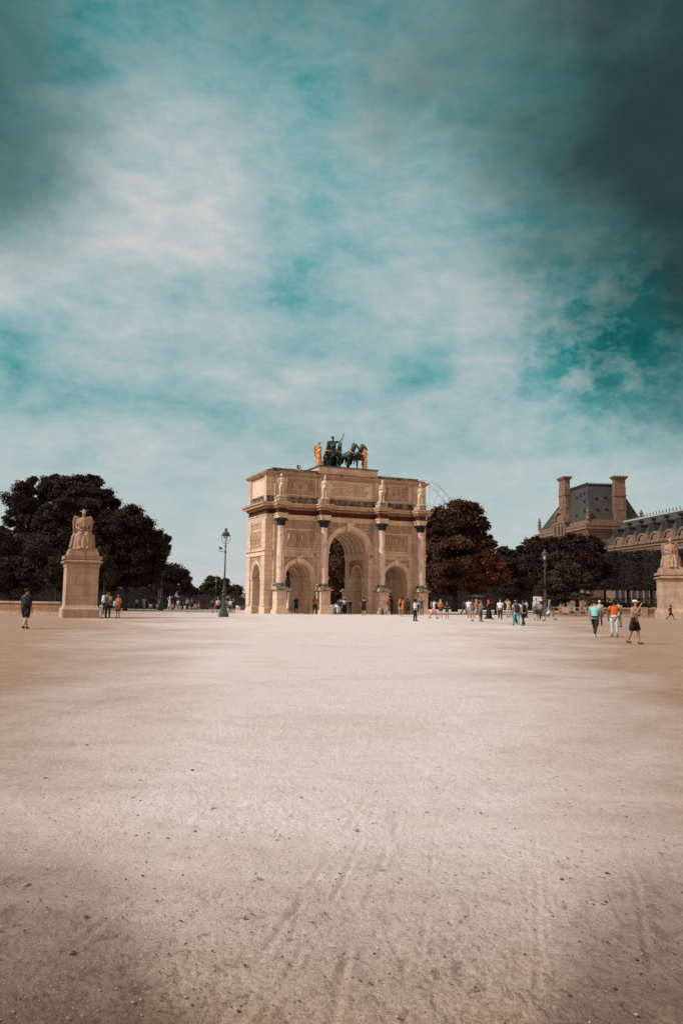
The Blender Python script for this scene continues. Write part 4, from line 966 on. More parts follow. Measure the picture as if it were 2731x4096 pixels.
tree('wide brown tree in front of the palace pavilion',*T['K2'],'leaf_brown',size=.31,seed=16,group=RG)
tree('low olive-leaved tree behind the timber fence',*T['L'],'leaf_olive',size=.24,dens=.8,tr=.16,seed=17,group=RG)
tree('dark brown tree framed by the central archway',*T['N'],'leaf_chestnut',size=.34,dens=.9,seed=18,group=BG)
tree('dark tree behind the left bay of the arch',*T['N2'],'leaf_black',size=.36,seed=19,group=BG)
tree('dark tree behind the right half of the central archway',*T['N3'],'leaf_black',size=.36,seed=20,group=BG)
# clipped row on the right
CLN=['leftmost of the box-clipped dark trees in the row before the palace wing','second box-clipped dark tree from the left in the row before the palace wing','middle box-clipped dark tree of the row before the palace wing','box-clipped dark tree just left of the right statue in the row','rightmost box-clipped dark tree, behind the right statue']
for i in range(5):
    x,y=38.9+i*2.95,118-i*1.2; z0=G(x,y); root=empty('clipped_tree',(x,y,z0),-.35,CLN[i],'tree','box-clipped trees before the palace wing')
    V,F=leaves([],np.random.default_rng(70+i),.22,9,(-1.85,1.85,-2.4,2.4,3.35,8.75+.12*i)); npmesh('crown',V,F,M['leaf_black'],root); MB().box(-1.3,1.3,-1.9,1.9,4.0,8.2).build('dark_core',M['dark'],root)  # solid dark box added inside the crown to fill gaps between leaves
    MB().tube([(0,0,-.2),(.03,0,1.8),(0,0,4.5)],[.24,.19,.15],9).build('trunk',M['bark'],root,True)
def hedge(label,x0,x1,y0,y1,h,mat,size=.26,dens=.8,seed=1,z=0,rz=0,at=None):
    root=empty('hedge',at or (0,0,0),rz,label,'hedge'); V,F=leaves([],np.random.default_rng(seed),size,dens,(x0,x1,y0,y1,z,h)); npmesh('foliage',V,F,M[mat],root); k=.6; MB().box(x0+k,x1-k,y0+k,y1-k,z-.3,h-k).build('branches',M['dark'],root); return root  # solid dark box added inside the foliage, closing the leaf gaps
hedge('long dark hedge under the trees at the left, behind the strollers',-62,-26.5,127,130,3.3,'leaf_black',.26,3.2,81,-.7)
hedge('dark hedge under the chestnut and rust-red trees',12.6,36,128,131,4.1,'leaf_black',.26,3.0,82,-.2)
hedge('dark low hedge under the clipped trees beside the right statue',33.5,50,108,110,2.1,'leaf_black',.22,4,83,0)
hedge('olive-brown far hedge beyond the garden, left of the arch',-62,-14,172,178,1.9,'leaf_far',.32,.8,84,-1.2)
hedge('brown bushy hedge near the market table left of the arch',-27.5,-20,150,153,1.7,'leaf_brown',.24,1.5,85,-.8)

# ================================================================== STREET FURNITURE
def lamp(x,y,s,label,kind,dark=False):
    r=empty('street_lamp',(x,y,G(x,y)),.2,label,'street lamp','old street lamps on the square'); r.scale=(s,s,s)
    iron,br=M['iron'],M['ironbrown']
    mb=MB().lathe([(.42,-.3),(.42,.25),(.36,.27),(.36,.30),(.335,.32),(.31,.50),(.27,.54)],seg=8,rot=PI/8); mb.build('plinth',iron,r)
    mb=MB().lathe([(.24,.541),(.25,.60),(.20,.66),(.185,.9),(.175,1.45),(.19,1.50),(.22,1.55),(.15,1.58)],seg=8,rot=PI/8); mb.build('pedestal_shaft',iron,r)
    mb=MB().lathe([(.15,1.58),(.21,1.63),(.235,1.70),(.20,1.77),(.12,1.80),(.14,1.86),(.20,1.93),(.225,2.0),(.17,2.07),(.11,2.1),(.14,2.2),(.14,2.32),(.085,2.5),(.085,2.56),(.105,2.6),(.08,2.64),(.10,2.7),(.065,2.76)],seg=16); mb.build('vase',br if kind!='far' else iron,r,True)
    MB().lathe([(.066,2.761),(.060,3.6),(.048,5.45)],seg=12).build('pole',br if kind!='far' else iron,r,True)
    MB().lathe([(.05,5.451),(.075,5.5),(.08,5.56),(.045,5.62),(.03,5.68),(.045,5.73),(.02,5.76)],seg=12).build('pole_head',iron,r,True)
    lt=MB(); 
    for k in range(4):
        a=k*PI/2; c,sn=math.cos(a),math.sin(a); lt.tube([(0,0,5.70),(c*.17,sn*.17,5.76),(c*.29,sn*.29,5.93),(c*.335,sn*.335,6.15),(c*.33,sn*.33,6.33)],.021,6)
    lt.lathe([(.30,6.331),(.385,6.335),(.385,6.37),(.33,6.40),(.26,6.41)],seg=20); lantern=lt.build('lantern_frame',iron,r)
    MB().lathe([(.02,5.86),(.08,5.88),(.135,5.98),(.155,6.10),(.175,6.25),(.195,6.329)],seg=16).build('globe',M['glass'],lantern,True)
    MB().lathe([(.27,6.411),(.28,6.50),(.26,6.60),(.20,6.66),(.11,6.70),(.095,6.80),(.13,6.88),(.10,6.90),(.06,6.95),(.0,7.0)],seg=20).build('hood',M['lampgreen'],lantern,True)
    if kind=='flood':
        a=MB().box(-.075,.075,-.075,.075,5.00,5.16); a.tube([(0,0,5.12),(-.50,0,5.15)],.014,6); a.tube([(0,0,5.03),(-.50,0,5.13)],.012,6); arm=a.build('bracket_arm',M['lampgreen'],r)
        a=MB(); a.tube([(-.50,0,5.13),(-.53,0,5.2),(-.50,0,5.28)],.014,6); a.ell((-.38,0,5.36),(.15,.13,.10),12,8,Matrix.Rotation(.5,3,'Y')); a.build('floodlight_head',M['lampgreen'],arm,True)
    if kind in('basket','arms'):
        for z,rad in (((5.18,.16),(5.02,.11)) if kind=='basket' else ((5.2,.34),(4.8,.30),(4.45,.24))):
            a=MB(); 
            for k in range(4): t=k*PI/2+.4; a.tube([(0,0,z-.12),(math.cos(t)*rad*.6,math.sin(t)*rad*.6,z-.08),(math.cos(t)*rad,math.sin(t)*rad,z+.05)],.025,6); a.ell((math.cos(t)*rad,math.sin(t)*rad,z+.1),(.09,.09,.09),8,6)
            a.build('floodlight_cluster',M['lampgreen'],r,True)
    return r
lamp(-9.09,62.77,1.0,'tall green-brown iron lamp post with a side floodlight, standing alone left of the arch','flood')
lamp(-25.56,114.6,1.12,'dark lamp post with several green floodlight clusters in front of the left trees','arms')
lamp(21.03,82.34,.99,'brown lamp post with a small turquoise cluster under its lantern, before the right trees','basket')
lamp(-23.4,150.5,.86,'distant lamp post just left of the central lamp, over the walking couple','far')
lamp(-38.5,223,.70,'small distant lamp post at the garden edge, near the small crate','far')
lamp(-24.4,203,.62,'small distant lamp post beside the market table and the arch','far')

def seated_group(root,mat,s=1.0,mirror=1):
    """seated winged allegory with drapery on a block, facing -y"""
    J=skeleton(dict(legs='sit',armL='bag',armR='lap',head=(.1*mirror,0))); b=body_mesh(J,1.15,True); bake(b); mb=MB(); mb.join(b.data); bpy.data.objects.remove(b)
    dz=J['dz']; torso(mb,J,.9,1.1,'tee',1.1); seat=.90+dz
    mb.box(-.42,.42,-.12,.42,-.02,seat-.10,.03); mb.box(-.36,.36,.30,.44,0,seat+.35,.04)
    kn=J['knL']; rings=[]
    for t,z,ry,yc in ((0,seat+.02,.24,-.05),(.3,seat-.05,.36,-.20),(.55,seat-.22,.36,-.26),(.8,seat-.45,.33,-.30),(1,.02,.36,-.30)):
        rings.append([((.27+.06*t)*math.cos(a)*(1+.20*t*math.sin(11*a+1)),yc+ry*.8*math.sin(a)*(1+.20*t*math.sin(11*a+1)),z) for a in [2*PI*j/66 for j in range(66)]])
    mb.loft(rings)
    for q in range(6): mb.tube([(-.2+.08*q,-.12-.02*(q%2),seat+.42),(-.17+.065*q,-.17,seat+.25),(-.16+.06*q,-.15,seat+.02)],[.022,.028,.024],6)
    mb.tube([(-.24,.0,seat+.5),(.02,-.17,seat+.28),(.26,-.05,seat+.05)],[.05,.055,.06],8)
    for k in 'LR': mb.tube([J['hip'+k],J['kn'+k],J['an'+k]],[.12,.095,.06],10)
    for k in 'LR': mb.ell((J['an'+k].x,J['an'+k].y-.08,.05),(.06,.16,.06),8,6)
    q=J['crn']; mb.ell((q.x,q.y+.02,q.z-.012),(.092,.102,.082)); mb.ell((q.x,q.y+.09,q.z-.05),(.06,.05,.06))
    for s_ in (-1,1):
        mb.loft([[(s_*(.10+.02*j),.16,z),(s_*(.24+w),.19,z+.03),(s_*(.25+w),.28,z),(s_*.12,.26,z)] for j,(w,z) in enumerate(((.02,seat-.15),(.10,seat+.12),(.13,seat+.36),(.13,seat+.52),(.07,seat+.63)))])
        mb.ell((s_*.28,.23,seat+.56),(.08,.06,.10),10,6)
    w=J['wrL']; mb.tube([(w.x+.02,w.y,w.z+.05),(w.x+.04,w.y-.01,.5),(w.x+.05,w.y,.02)],[.05,.045,.06],8); mb.ell((w.x+.02,w.y,w.z+.07),(.065,.065,.07),8,6)
    mb.tube([(-.30,-.05,seat),(-.36,-.1,.45),(-.44,-.16,.05)],[.06,.07,.08],8); mb.tube([(.22,.0,seat),(.36,.0,.5),(.42,-.1,.03)],[.06,.08,.07],8)
    mb.box(-.50,.52,-.56,.46,-.12,.02)
    o=solid(mb,'figure',mat,root,.018); return o
def pedestal_set(cx,cy,yaw,w,hs,pl,sl,name_p,name_s,mat,statmat,sscale,mirror,zs=1.0):
    z=G(cx,cy); p=empty('statue_pedestal',(cx,cy,z),yaw,name_p,'pedestal','statue pedestals on the square'); h=w/2
    z1,z2,z3=hs
    MB().box(-h-.17,h+.17,-h-.17,h+.17,-.4,z1*.8).build('foot',M[mat],p)
    mb=MB(); mb.loft([[(-k,-k,q),(k,-k,q),(k,k,q),(-k,k,q)] for k,q in ((h+.165,z1*.802),(h+.10,z1*.92),(h+.02,z1*1.12),(h,z1*1.2),(h,z2-.16),(h+.05,z2-.15),(h+.05,z2-.005))]); mb.build('shaft',M[mat],p)
    mb=MB(); mb.loft([[(-k,-k,q),(k,-k,q),(k,k,q),(-k,k,q)] for k,q in ((h+.06,z2),(h+.16,z2+.12),(h+.22,z2+.14),(h+.22,z2+.24),(h+.10,z2+.27),(h-.02,z3))]); mb.build('cornice',M['pedcap'],p)
    s=empty('seated_statue',(cx,cy,z+z3),yaw,name_s,'statue','seated stone statues on tall pedestals'); s.scale=(sscale*1.08,sscale,sscale*zs)
    MB().box(-.80/1,.80/1,-.78,.66,.0,.14).build('lower_slab',M[statmat],s)
    MB().box(-.66,.66,-.70,.56,.142,.33,.04).build('statue_base',M[statmat],s)
    o=seated_group(None,M[statmat],1,mirror); o.parent=s; o.location=(0,.05,.40); o.scale=(1.16,1.16,1.16)
    return p,s
pedestal_set(-18.05,55.65,.42,2.12,(.72,3.62,3.98),0,0,'tall pale stone pedestal on the left, carrying the seated winged statue','weathered stone winged woman seated on the tall left pedestal','ped','statue_far',1.44,1,1.22)
pedestal_set(32.55,78.65,-.20,2.40,(.82,3.78,4.22),0,0,'tall sunlit stone pedestal at the right edge of the square','weathered stone figure seated on the pedestal at the right edge','ped','statue_far',1.66,-1,1.10)
# low walls
def lowwall(x0,y0,x1,y1,h,label,piers=()):
    d=Vector((x1-x0,y1-y0)); l=d.length; r=empty('low_wall',(x0,y0,min(G(x0,y0),G(x1,y1))),math.atan2(d.y,d.x),label,'wall')
    MB().box(0,l,-.22,.22,-.4,h-.14).build('wall_body',M['lowwall'],r); MB().box(-.02,l+.02,-.29,.29,h-.138,h).build('coping',M['ped'],r)
    MB().box(-.01,l+.01,-.27,.27,-.4,.30).build('footing',M['ped'],r)
    for t in piers: MB().box(t*l-.36,t*l+.36,-.33,.33,-.4,h+.06).build('pier',M['ped'],r)
    return r
lowwall(-40,61.5,-20.4,58.9,1.04,'low brown stone wall with a pale coping, left of the left pedestal')
lowwall(26.4,83.0,33.2,84.2,.98,'low stone wall with a square pier beside the right pedestal',(.02,.77,.995))
# timber fence
fc=empty('timber_fence',(20.6,82.7,G(21,82.7)),.06,'pale timber rail fence right of the right lamp post','fence')
for i in range(5): MB().box(i*1.4-.055,i*1.4+.055,-.05,.05,-.2,1.0).build('post',M['woodlight'],fc)
for z in (.25,.58,.92): MB().box(-.1,5.75,-.09,-.052,z-.045,z+.045).build('rail',M['woodlight'],fc)
MB().box(2.2,2.85,-.16,-.10,.35,.98).build('notice_panel',M['ped'],fc)
nb=empty('notice_board',(22.3,90.5,G(22.3,90.5)),-.1,'pale notice board on two legs behind the right lamp post','sign')
MB().box(-.55,.45,-.04,.04,1.55,2.05).build('board',M['cloth'],nb)
for s in (-.45,.35): MB().box(s-.03,s+.03,.042,.10,-.1,2.0).build('leg',M['wood'],nb)
# bollards
for x,y,l in ((4.02,79.3,'stone bollard with a dark knob before the pier right of the great archway'),(-.62,78.2,'stone bollard left of the great archway, beside the person in the navy tee')):
    b=empty('stone_bollard',(x,y,0),.3,l,'bollard','stone bollards before the arch'); k=1.0 if x>0 else .95
    MB().lathe([(.30*k,-.1),(.30*k,.1),(.27*k,.45),(.25*k,.60),(.17*k,.70),(.05,.74)],seg=8,rot=.4).build('post',M['stone_soot'],b); MB().lathe([(.04,.741),(.03,.78),(.05,.83),(.02,.88)],seg=10).build('knob',M['iron'],b,True)
# parasol, market table, crate, white chairs
pa=empty('parasol',(14.28,86,G(14.28,86)),0,'wide dark green parasol under the rust-red tree','parasol')
mb=MB(); rings=[]
for k,(rr,z) in enumerate(((1.36,1.92),(1.38,1.90),(1.0,2.03),(.5,2.10),(.03,2.13))): rings.append([(rr*math.cos(2*PI*i/32)*(1-.03*(k<3)*abs(math.sin(4*2*PI*i/32))),rr*math.sin(2*PI*i/32)*(1-.03*(k<3)*abs(math.sin(4*2*PI*i/32))),z-(.0 if k else .0)) for i in range(32)])
mb.loft(rings,False); mb.build('canopy',M['canvas'],pa,True); MB().tube([(0,0,-.1),(0,0,2.1)],.03,8).build('pole',M['wood'],pa); MB().lathe([(.35,-.05),(.35,.06),(.06,.12)],seg=12).build('base',M['dark'],pa)
mt=empty('market_table',(-16.0,127.6,G(-16,127.6)),.1,'market table with a white cloth at the left foot of the arch','table')
MB().box(-1.3,1.3,-.45,.45,.72,.76).build('table_top',M['wood'],mt); MB().box(-1.32,-.1,-.48,.48,.45,.775).build('tablecloth',M['cloth'],mt)
for sx in (-1.2,1.2):
    for sy in (-.38,.38): MB().box(sx-.03,sx+.03,sy-.03,sy+.03,-.1,.718).build('leg',M['wood'],mt)
MB().box(.15,1.28,-.44,.44,.05,.71).build('side_panel',M['wood'],mt)
cr=empty('wooden_crate',(-21.5,127.5,G(-21.5,127.5)),.0,'dark brown wooden crate on the ground left of the lamp post','crate')
MB().box(-.55,.55,-.3,.3,0.12,.85).build('box',M['wood'],cr)
for sx in (-.45,.45): MB().box(sx-.08,sx+.08,-.28,.28,-.05,.118).build('foot',M['wood'],cr)
def chair(x,y,rz,label):
    c=empty('garden_chair',(x,y,G(x,y)),rz,label,'chair','white garden chairs in the shade at left')
    MB().box(-.24,.24,-.24,.24,.40,.44).build('seat',M['cloth'],c); MB().box(-.24,.24,.22,.26,.46,.85).build('backrest',M['cloth'],c)
    for sx in (-.21,.21):
        for sy in (-.21,.21): MB().tube([(sx,sy,-.02),(sx,sy,.41)],.018,6).build('leg',M['cloth'],c)
for x,y,rz,l in ((-27.6,117,.4,'white garden chair nearest the left edge of the shaded seating'),(-26.6,117.5,2.6,'white garden chair next to the pale shirted stroller in the shade'),(-25.0,119,-.5,'white garden chair just right of the left lamp post'),(-24.4,120.5,2.0,'white garden chair behind the left lamp post, under the trees')): chair(x,y,rz,l)
# pale far statue under the trees
fs=empty('garden_statue',(-25.9,122,G(-25.9,122)),.3,'small pale pinkish marble statue on a plinth in the shade of the left trees','statue'); MB().box(-.3,.3,-.3,.3,-.2,.45).build('plinth',M['ped'],fs)
mb,J=fig_mb(dict(legs='contra',armL='raise',armR='hip')); drape(mb,J,1.0,.04,(.17,.13),(.24,.2)); o=solid(mb,'figure',plain('pink_marble',(.55,.42,.37)),fs,.03); o.location=(0,0,.45)
# garden kerbs beyond the left trees
for x0,x1,y,l in ((-34,-15,137,'long pale stone kerb of the far garden, left of the arch'),(-40,-17,165,'farther pale stone kerb of the garden')):
    k=empty('garden_kerb',(x0,y,G(x0,y)-.02),0,l,'kerb'); MB().box(0,x1-x0,0,.5,-.2,.30).build('kerb_stone',M['ped'],k)
# ferris wheel
fw=empty('ferris_wheel',(38.92,380,0),R(47),'white steel ferris wheel without cabins, rising behind the arch and chestnut tree','ferris wheel'); rw=29.3; hc=28.9; steel=M['white_steel']
for v in (-2.1,2.1): MB().torus((0,v,hc),rw,.25,'y',96,6).build('rim',steel,fw)
for v in (-1.9,1.9): MB().torus((0,v,hc),rw*.62,.10,'y',72,5).build('inner_ring',steel,fw)
for i in range(14):
    a=2*PI*i/14+.12; c,s=math.cos(a),math.sin(a); mb=MB()
    for v in (-2.1,2.1):
        for da in (-.07,.07): mb.tube([(1.2*c,v*1.3,hc+1.2*s),(rw*.97*math.cos(a+da),v,hc+rw*.97*math.sin(a+da))],.14,5)
    for k in range(4,21):
        q=k/21*rw; ww=.07*q
        for v in (-2.1,): mb.tube([(q*c-ww*-s,v,hc+q*s-ww*c),(q*c+ww*-s,v,hc+q*s+ww*c)],.05,4)
    mb.tube([(rw*c,-2.1,hc+rw*s),(rw*c,2.1,hc+rw*s)],.14,5); mb.build('spoke',steel,fw)
for v in (-4.5,4.5):
    mb=MB()
    for dx in (-13,13): mb.tube([(dx,v*1.9,-.2),(0,v*.8,hc)],.5,8)
    mb.build('support_leg',steel,fw)
MB().tube([(0,-4.6,hc),(0,4.6,hc)],.9,14).build('hub',steel,fw)
# bird
bd=empty('bird',(0.05,120,37.7),R(40),'single small dark bird high above the arch','bird'); bd.scale=(.24,)*3
mb=MB().ell((0,0,0),(.09,.22,.08),8,6); mb.loft([[(0,-.1,.02),(0,.1,.02),(0,.1,.04),(0,-.1,.04)],[(.3,-.05,.16),(.3,.07,.16),(.3,.07,.17),(.3,-.05,.17)],[(.62,.08,.08),(.62,.11,.08),(.62,.11,.085),(.62,.08,.085)]]); mb.loft([[(0,-.1,.02),(0,.1,.02),(0,.1,.04),(0,-.1,.04)],[(-.3,-.05,.16),(-.3,.07,.16),(-.3,.07,.17),(-.3,-.05,.17)],[(-.62,.08,.08),(-.62,.11,.08),(-.62,.11,.085),(-.62,.08,.085)]]); mb.loft([[(-.03,.18,0),(.03,.18,0),(.03,.18,.02),(-.03,.18,.02)],[(-.08,.38,0),(.08,.38,0),(.08,.38,.01),(-.08,.38,.01)]])
mb.build('body',M['dark'],bd,True)

# ================================================================== BUILDINGS
E1=Vector((-.107,.994)); E2=Vector((.994,.107)); P0=Vector((68.4,220))
pv=empty('palace_pavilion',(P0.x,P0.y,0),math.atan2(E2.y,E2.x),'stone palace pavilion with a steep slate roof and two big chimneys, beyond the trees','building')
# local: x along E2 (dark side), y along E1 (away)
LX,LY=16,39
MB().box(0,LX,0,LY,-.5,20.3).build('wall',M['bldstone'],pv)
mb=MB()
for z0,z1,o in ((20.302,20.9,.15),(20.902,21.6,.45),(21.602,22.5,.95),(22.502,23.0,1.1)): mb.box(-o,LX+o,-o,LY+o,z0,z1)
for z in (6.6,13.4): mb.box(-.22,LX+.22,-.22,LY+.22,z,z+.5)
mb.build('cornice',M['bldstone'],pv)
MB().box(.1,LX-.1,.1,LY-.1,23.002,24.3).build('attic',M['bldstone'],pv)
mb=MB(); b=[(.35,.35,24.302),(LX-.35,.35,24.302),(LX-.35,LY-.6,24.302),(.35,LY-.6,24.302)]; t=[(1.55,3.45,34.3),(10.6,3.45,34.3),(10.6,16.2,34.3),(1.55,16.2,34.3)]
mb.hull(b+t,[(3,2,1,0),(4,5,6,7),(0,1,5,4),(1,2,6,5),(2,3,7,6),(3,0,4,7)]); roof=mb.build('roof',M['slate'],pv)
mb=MB().box(1.35,10.8,3.25,16.4,34.302,34.75); 
for i in range(22): 
    y=3.5+i*.58; mb.lathe([(.16,34.75),(.2,34.95),(.06,35.15)],(1.5,y,0),6)
for i in range(16): mb.lathe([(.16,34.75),(.2,34.95),(.06,35.15)],(1.6+i*.6,3.4,0),6)
mb.build('roof_crest',M['dark'],roof)
def ov(p,face,r=.42):
    mb=MB(); mb.ell(p,(.45,r,r) if face=='x' else (r,.45,r),10,6); mb.build('roof_vent',M['dark'],roof)
for y,z in ((5.2,32.2),(7.6,31.9),(10.2,31.6),(4.4,29.9),(3.5,27),(9,26.2)): ov((.35+1.2*(z-24.3)/10-.05,y,z),'x')
for x,z in ((3.4,30.5),(6.0,30.9),(3.2,27.2),(5.8,27.4)): ov((x,.35+3.1*(z-24.3)/10-.05,z),'y')
def chimney(cx,cy,z0,z1,wx,wy):
    mb=MB().box(cx-wx,cx+wx,cy-wy,cy+wy,z0,z1-3.0); mb.box(cx-wx-.18,cx+wx+.18,cy-wy-.18,cy+wy+.18,z1-5.6,z1-5.2); mb.box(cx-wx*.94,cx+wx*.94,cy-wy*.94,cy+wy*.94,z1-2.998,z1-.9)
    for o,a,b in ((.15,z1-.898,z1-.6),(.4,z1-.598,z1-.3),(.55,z1-.298,z1)): mb.box(cx-wx-o,cx+wx+o,cy-wy-o,cy+wy+o,a,b)
    mb.box(cx-wx-.12,cx+wx+.12,cy-wy*.5,cy+wy*.5,z0+2.5,z1-6.2); 
    for q in (-1,1):
        mb.box(cx-wx*.55,cx+wx*.55,cy-wy-.10,cy-wy+.0,z1-9.5,z1-6.4) if q<0 else mb.box(cx-wx-.10,cx-wx,cy-wy*.5,cy+wy*.5,z1-9.5,z1-6.6)
    for k in range(4): mb.lathe([(.16,z1),(.2,z1+.2),(.1,z1+.45)],(cx-wx*.8+k*wx*.53,cy,0),6)
    c=mb.build('chimney',M['bldstone'],pv); return c
chimney(.4,17.6,23.2,38.6,.85,2.4); chimney(9.4,.55,23.2,36.6,1.65,.75)
# pedimented dormer under the left chimney, pinnacles, urn
mb=MB().box(-1.3,.9,13.6,22.4,20.9,24.6); mb.box(-1.5,1.0,13.2,22.8,24.602,25.1)
for y in (14.1,16.2,19.8,21.9): mb.lathe([(.32,21),(.28,24.3),(.42,24.6)],(-1.35,y,0),8)
mb.arch(18,25.1,2.8,3.6,-1.5,1.0,'v',18); mb.prism([(-1.1,15.4),(1.0,15.4),(1.0,20.6),(-1.1,20.6)],25.102,27.2); mb.lathe([(.4,28.6),(.7,29.2),(.3,29.9),(.1,30.6)],(-.4,18,0),8)
dm=mb.build('dormer',M['bldstone'],pv)
for y in (15.2,18,20.8): MB().box(-1.34,-1.305,y-.62,y+.62,21.2,23.9).build('window',M['dark'],dm)
for x,y,z0,h in ((.2,38.6,24.3,4.2),(.1,.3,24.3,3.4),(.2,27,24.3,2.4),(15.6,.2,24.3,3.2)):
    mb=MB().lathe([(.55,z0),(.55,z0+h*.35),(.7,z0+h*.4),(.35,z0+h*.5),(.62,z0+h*.66),(.3,z0+h*.8),(.08,z0+h)],(x,y,0),8); mb.build('pinnacle',M['bldstone'],pv)
for y in np.arange(3,38,5.0):
    for z0,z1 in ((2,5.6),(8,12.2),(14.6,18.8)): MB().box(-.06,.2,y-.85,y+.85,z0,z1).build('window',M['dark'],pv)
# wing: from the pavilion towards the camera
wg=empty('palace_wing',(P0.x+4.2*E2.x,P0.y+4.2*E2.y,0),math.atan2(E2.y,E2.x),'long palace wing with a slate roof, dark dormers and arched pediments at the right edge','building')
WL=72
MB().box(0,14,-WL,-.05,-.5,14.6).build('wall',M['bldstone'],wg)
mb=MB()
for z0,z1,o in ((14.602,15.2,.15),(15.202,15.9,.5),(15.902,16.6,.85)): mb.box(-o,14,-WL-o,-.06,z0,z1)
mb.box(-.25,14,-WL,-.06,6.0,6.6); mb.build('cornice',M['bldstone'],wg)
mb=MB(); z0,z1=16.602,23.3
mb.hull([(-.3,-WL,z0),(14,-WL,z0),(14,-.05,z0),(-.3,-.05,z0),(3.4,-WL+2,z1-.3),(10.6,-WL+2,z1-.3),(10.6,-6,z1-.3),(3.4,-6,z1-.3)],[(3,2,1,0),(4,5,6,7),(0,1,5,4),(1,2,6,5),(2,3,7,6),(3,0,4,7)]); wr=mb.build('roof',M['slate'],wg)
mb=MB().box(3.2,10.8,-WL+1.8,-5.8,23.002,23.45); mb.build('lead_ridge',M['lead'],wr)
mb=MB()
for i in range(40): mb.lathe([(.1,0),(.13,.4),(.04,.8)],(3.3,-6-i*1.6,23.45),6)
mb.build('ridge_crest',M['dark'],wr)
for i,y in enumerate(np.arange(-8,-66,-6.4)):
    mb=MB().box(-.2,2.6,y-1.15,y+1.15,18.3,20.7); mb.box(-.35,2.7,y-1.35,y+1.35,20.702,21.0); d_=mb.build('dormer',M['slate'],wr); MB().box(-.24,-.203,y-.85,y+.85,18.5,20.5).build('pane',M['dark'],d_)
    mb=MB().box(1.7,3.3,y-3.2-.35,y-3.2+.35,21.7,22.4); mb.build('roof_vent',M['dark'],wr)
    mb=MB(); mb.arch(y-3.2,16.0,2.1,2.6,-1.0,-.2,'v',16); mb.box(-.5,.4,y-5.2,y-1.2,16.602,17.2); mb.ell((-.6,y-3.2,17.1),(.3,1.6,.9),12,6); mb.build('pediment',M['bldstone'],wg)
    for zz in ((1.2,5.0),(8.2,13.0)): MB().box(-.06,.15,y-1.1,y+1.1,*zz).build('window',M['dark'],wg); MB().box(-.06,.15,y-4.3,y-2.1,*zz).build('window',M['dark'],wg)
# far street block left of the arch
rv=empty('street_block',(-141,1000,-2),.0,'distant pale apartment block with grey zinc roofs and many chimneys, left of the arch','building')
MB().box(0,52,0,14,-1,8.3).build('wall',M['rivwall'],rv)
mb=MB(); mb.hull([(0,-.3,8.302),(52,-.3,8.302),(52,14,8.302),(0,14,8.302),(1,3.5,14),(51,3.5,14),(51,11,14),(1,11,14)],[(3,2,1,0),(4,5,6,7),(0,1,5,4),(1,2,6,5),(2,3,7,6),(3,0,4,7)]); rr=mb.build('roof',M['zinc'],rv)
for i in range(9): MB().box(2+i*5.6,3.0+i*5.6,3.5,6,10,17.6 if i%3 else 18.4).build('chimney',M['rivwall'],rr)
for i in range(18): MB().box(1.2+i*2.85,2.4+i*2.85,.2,1.6,9.2,11.2).build('dormer',M['cloth'],rr)
for z in (-.5,2.6,5.6):
    for i in range(20): MB().box(1+i*2.55,2.1+i*2.55,-.08,.1,z,z+2.0).build('window',M['dark'],rv)
mb=MB(); mb.box(-.2,52.2,-.5,0,7.8,8.25); mb.box(-.1,52.1,-.35,0,5.0,5.3); mb.build('balcony',M['iron'],rv)

# ================================================================== PEOPLE
BLK=(.016,.015,.016); WHT=(.62,.63,.64); ORG=(.50,.10,.018); MINT=(.22,.50,.46); TEAL=(.05,.30,.27); DEN=(.10,.17,.19); NAVY=(.022,.035,.042); GRY=(.30,.29,.27); BEI=(.42,.30,.22); KHA=(.33,.25,.19); GRN=(.075,.095,.075); PCH=(.50,.25,.14); MAR=(.15,.025,.02); CRM=(.52,.43,.35)
BR=(.045,.022,.014); BLO=(.36,.19,.085); DK=(.014,.011,.010); GH=(.25,.23,.21); REDH=(.12,.035,.02)
S='strollers on the sandy square'
f=person(-14.18,36.31,1.86,172,'walk','down','down','l','man in a dark polo and black shorts walking away at the far left',('tee',NAVY),('shorts',BLK),hairk=('short',BR),slim=1.12,group=S,sleeve=.6)
backpack(f,'black backpack slung on the right shoulder of the man at the far left',BLK,-.17,1.15)
f=person(-16.35,56.6,1.76,40,'stand','belly','down','m','person in a beige top half hidden behind the right side of the left pedestal',('tee',CRM),('trousers',BLK),hairk=('curly',BLO),group=S)
f=person(-15.94,54.74,1.80,120,'stand','belly','swingf','m','man in black trousers with a pale blue backpack, beside the left pedestal',('tee',(.20,.06,.04)),('trousers',BLK),hairk=('short',DK),group=S)
backpack(f,'pale blue backpack worn by the man beside the left pedestal',(.40,.52,.52),0,1.1)
f=person(-16.15,54.35,1.05,60,'stand','down','down','m','small child in pale mint clothes beside the man with the pale blue backpack',('tee',(.40,.55,.49)),('loose',(.38,.5,.45)),hairk=('short',BR),group=S)
f=person(-14.97,54.18,1.62,-15,'contra','belly','down','m','woman in an orange top and dark red loose shorts, right of the left pedestal',('tank',ORG),('shorts',MAR),hairk=('bun',BR),group=S)
handbag(f,'mint green shopping bag on the arm of the woman in orange and dark red',(.16,.38,.33),(-.30,.02,1.08),(.14,.07,.2),'shopping_bag')
SH='people in the shade of the left trees'
person(-28.5,116.65,1.82,170,'stand','down','belly','m','man in a pale blue shirt standing in the shade, left of the white garden chairs',('tee',(.36,.50,.52)),('trousers',GRY),group=SH)
person(-29.9,118,1.68,30,'stand','belly','down','m','person in a pale mint top in the deep shade at left, nearest the left pedestal',('tee',(.30,.42,.38)),('trousers',BLK),group=SH)
person(-26.9,119.2,1.66,90,'stand','down','belly','l','person in a cream shirt in the shade just left of the left lamp post',('tee',CRM),('trousers',NAVY),group=SH)
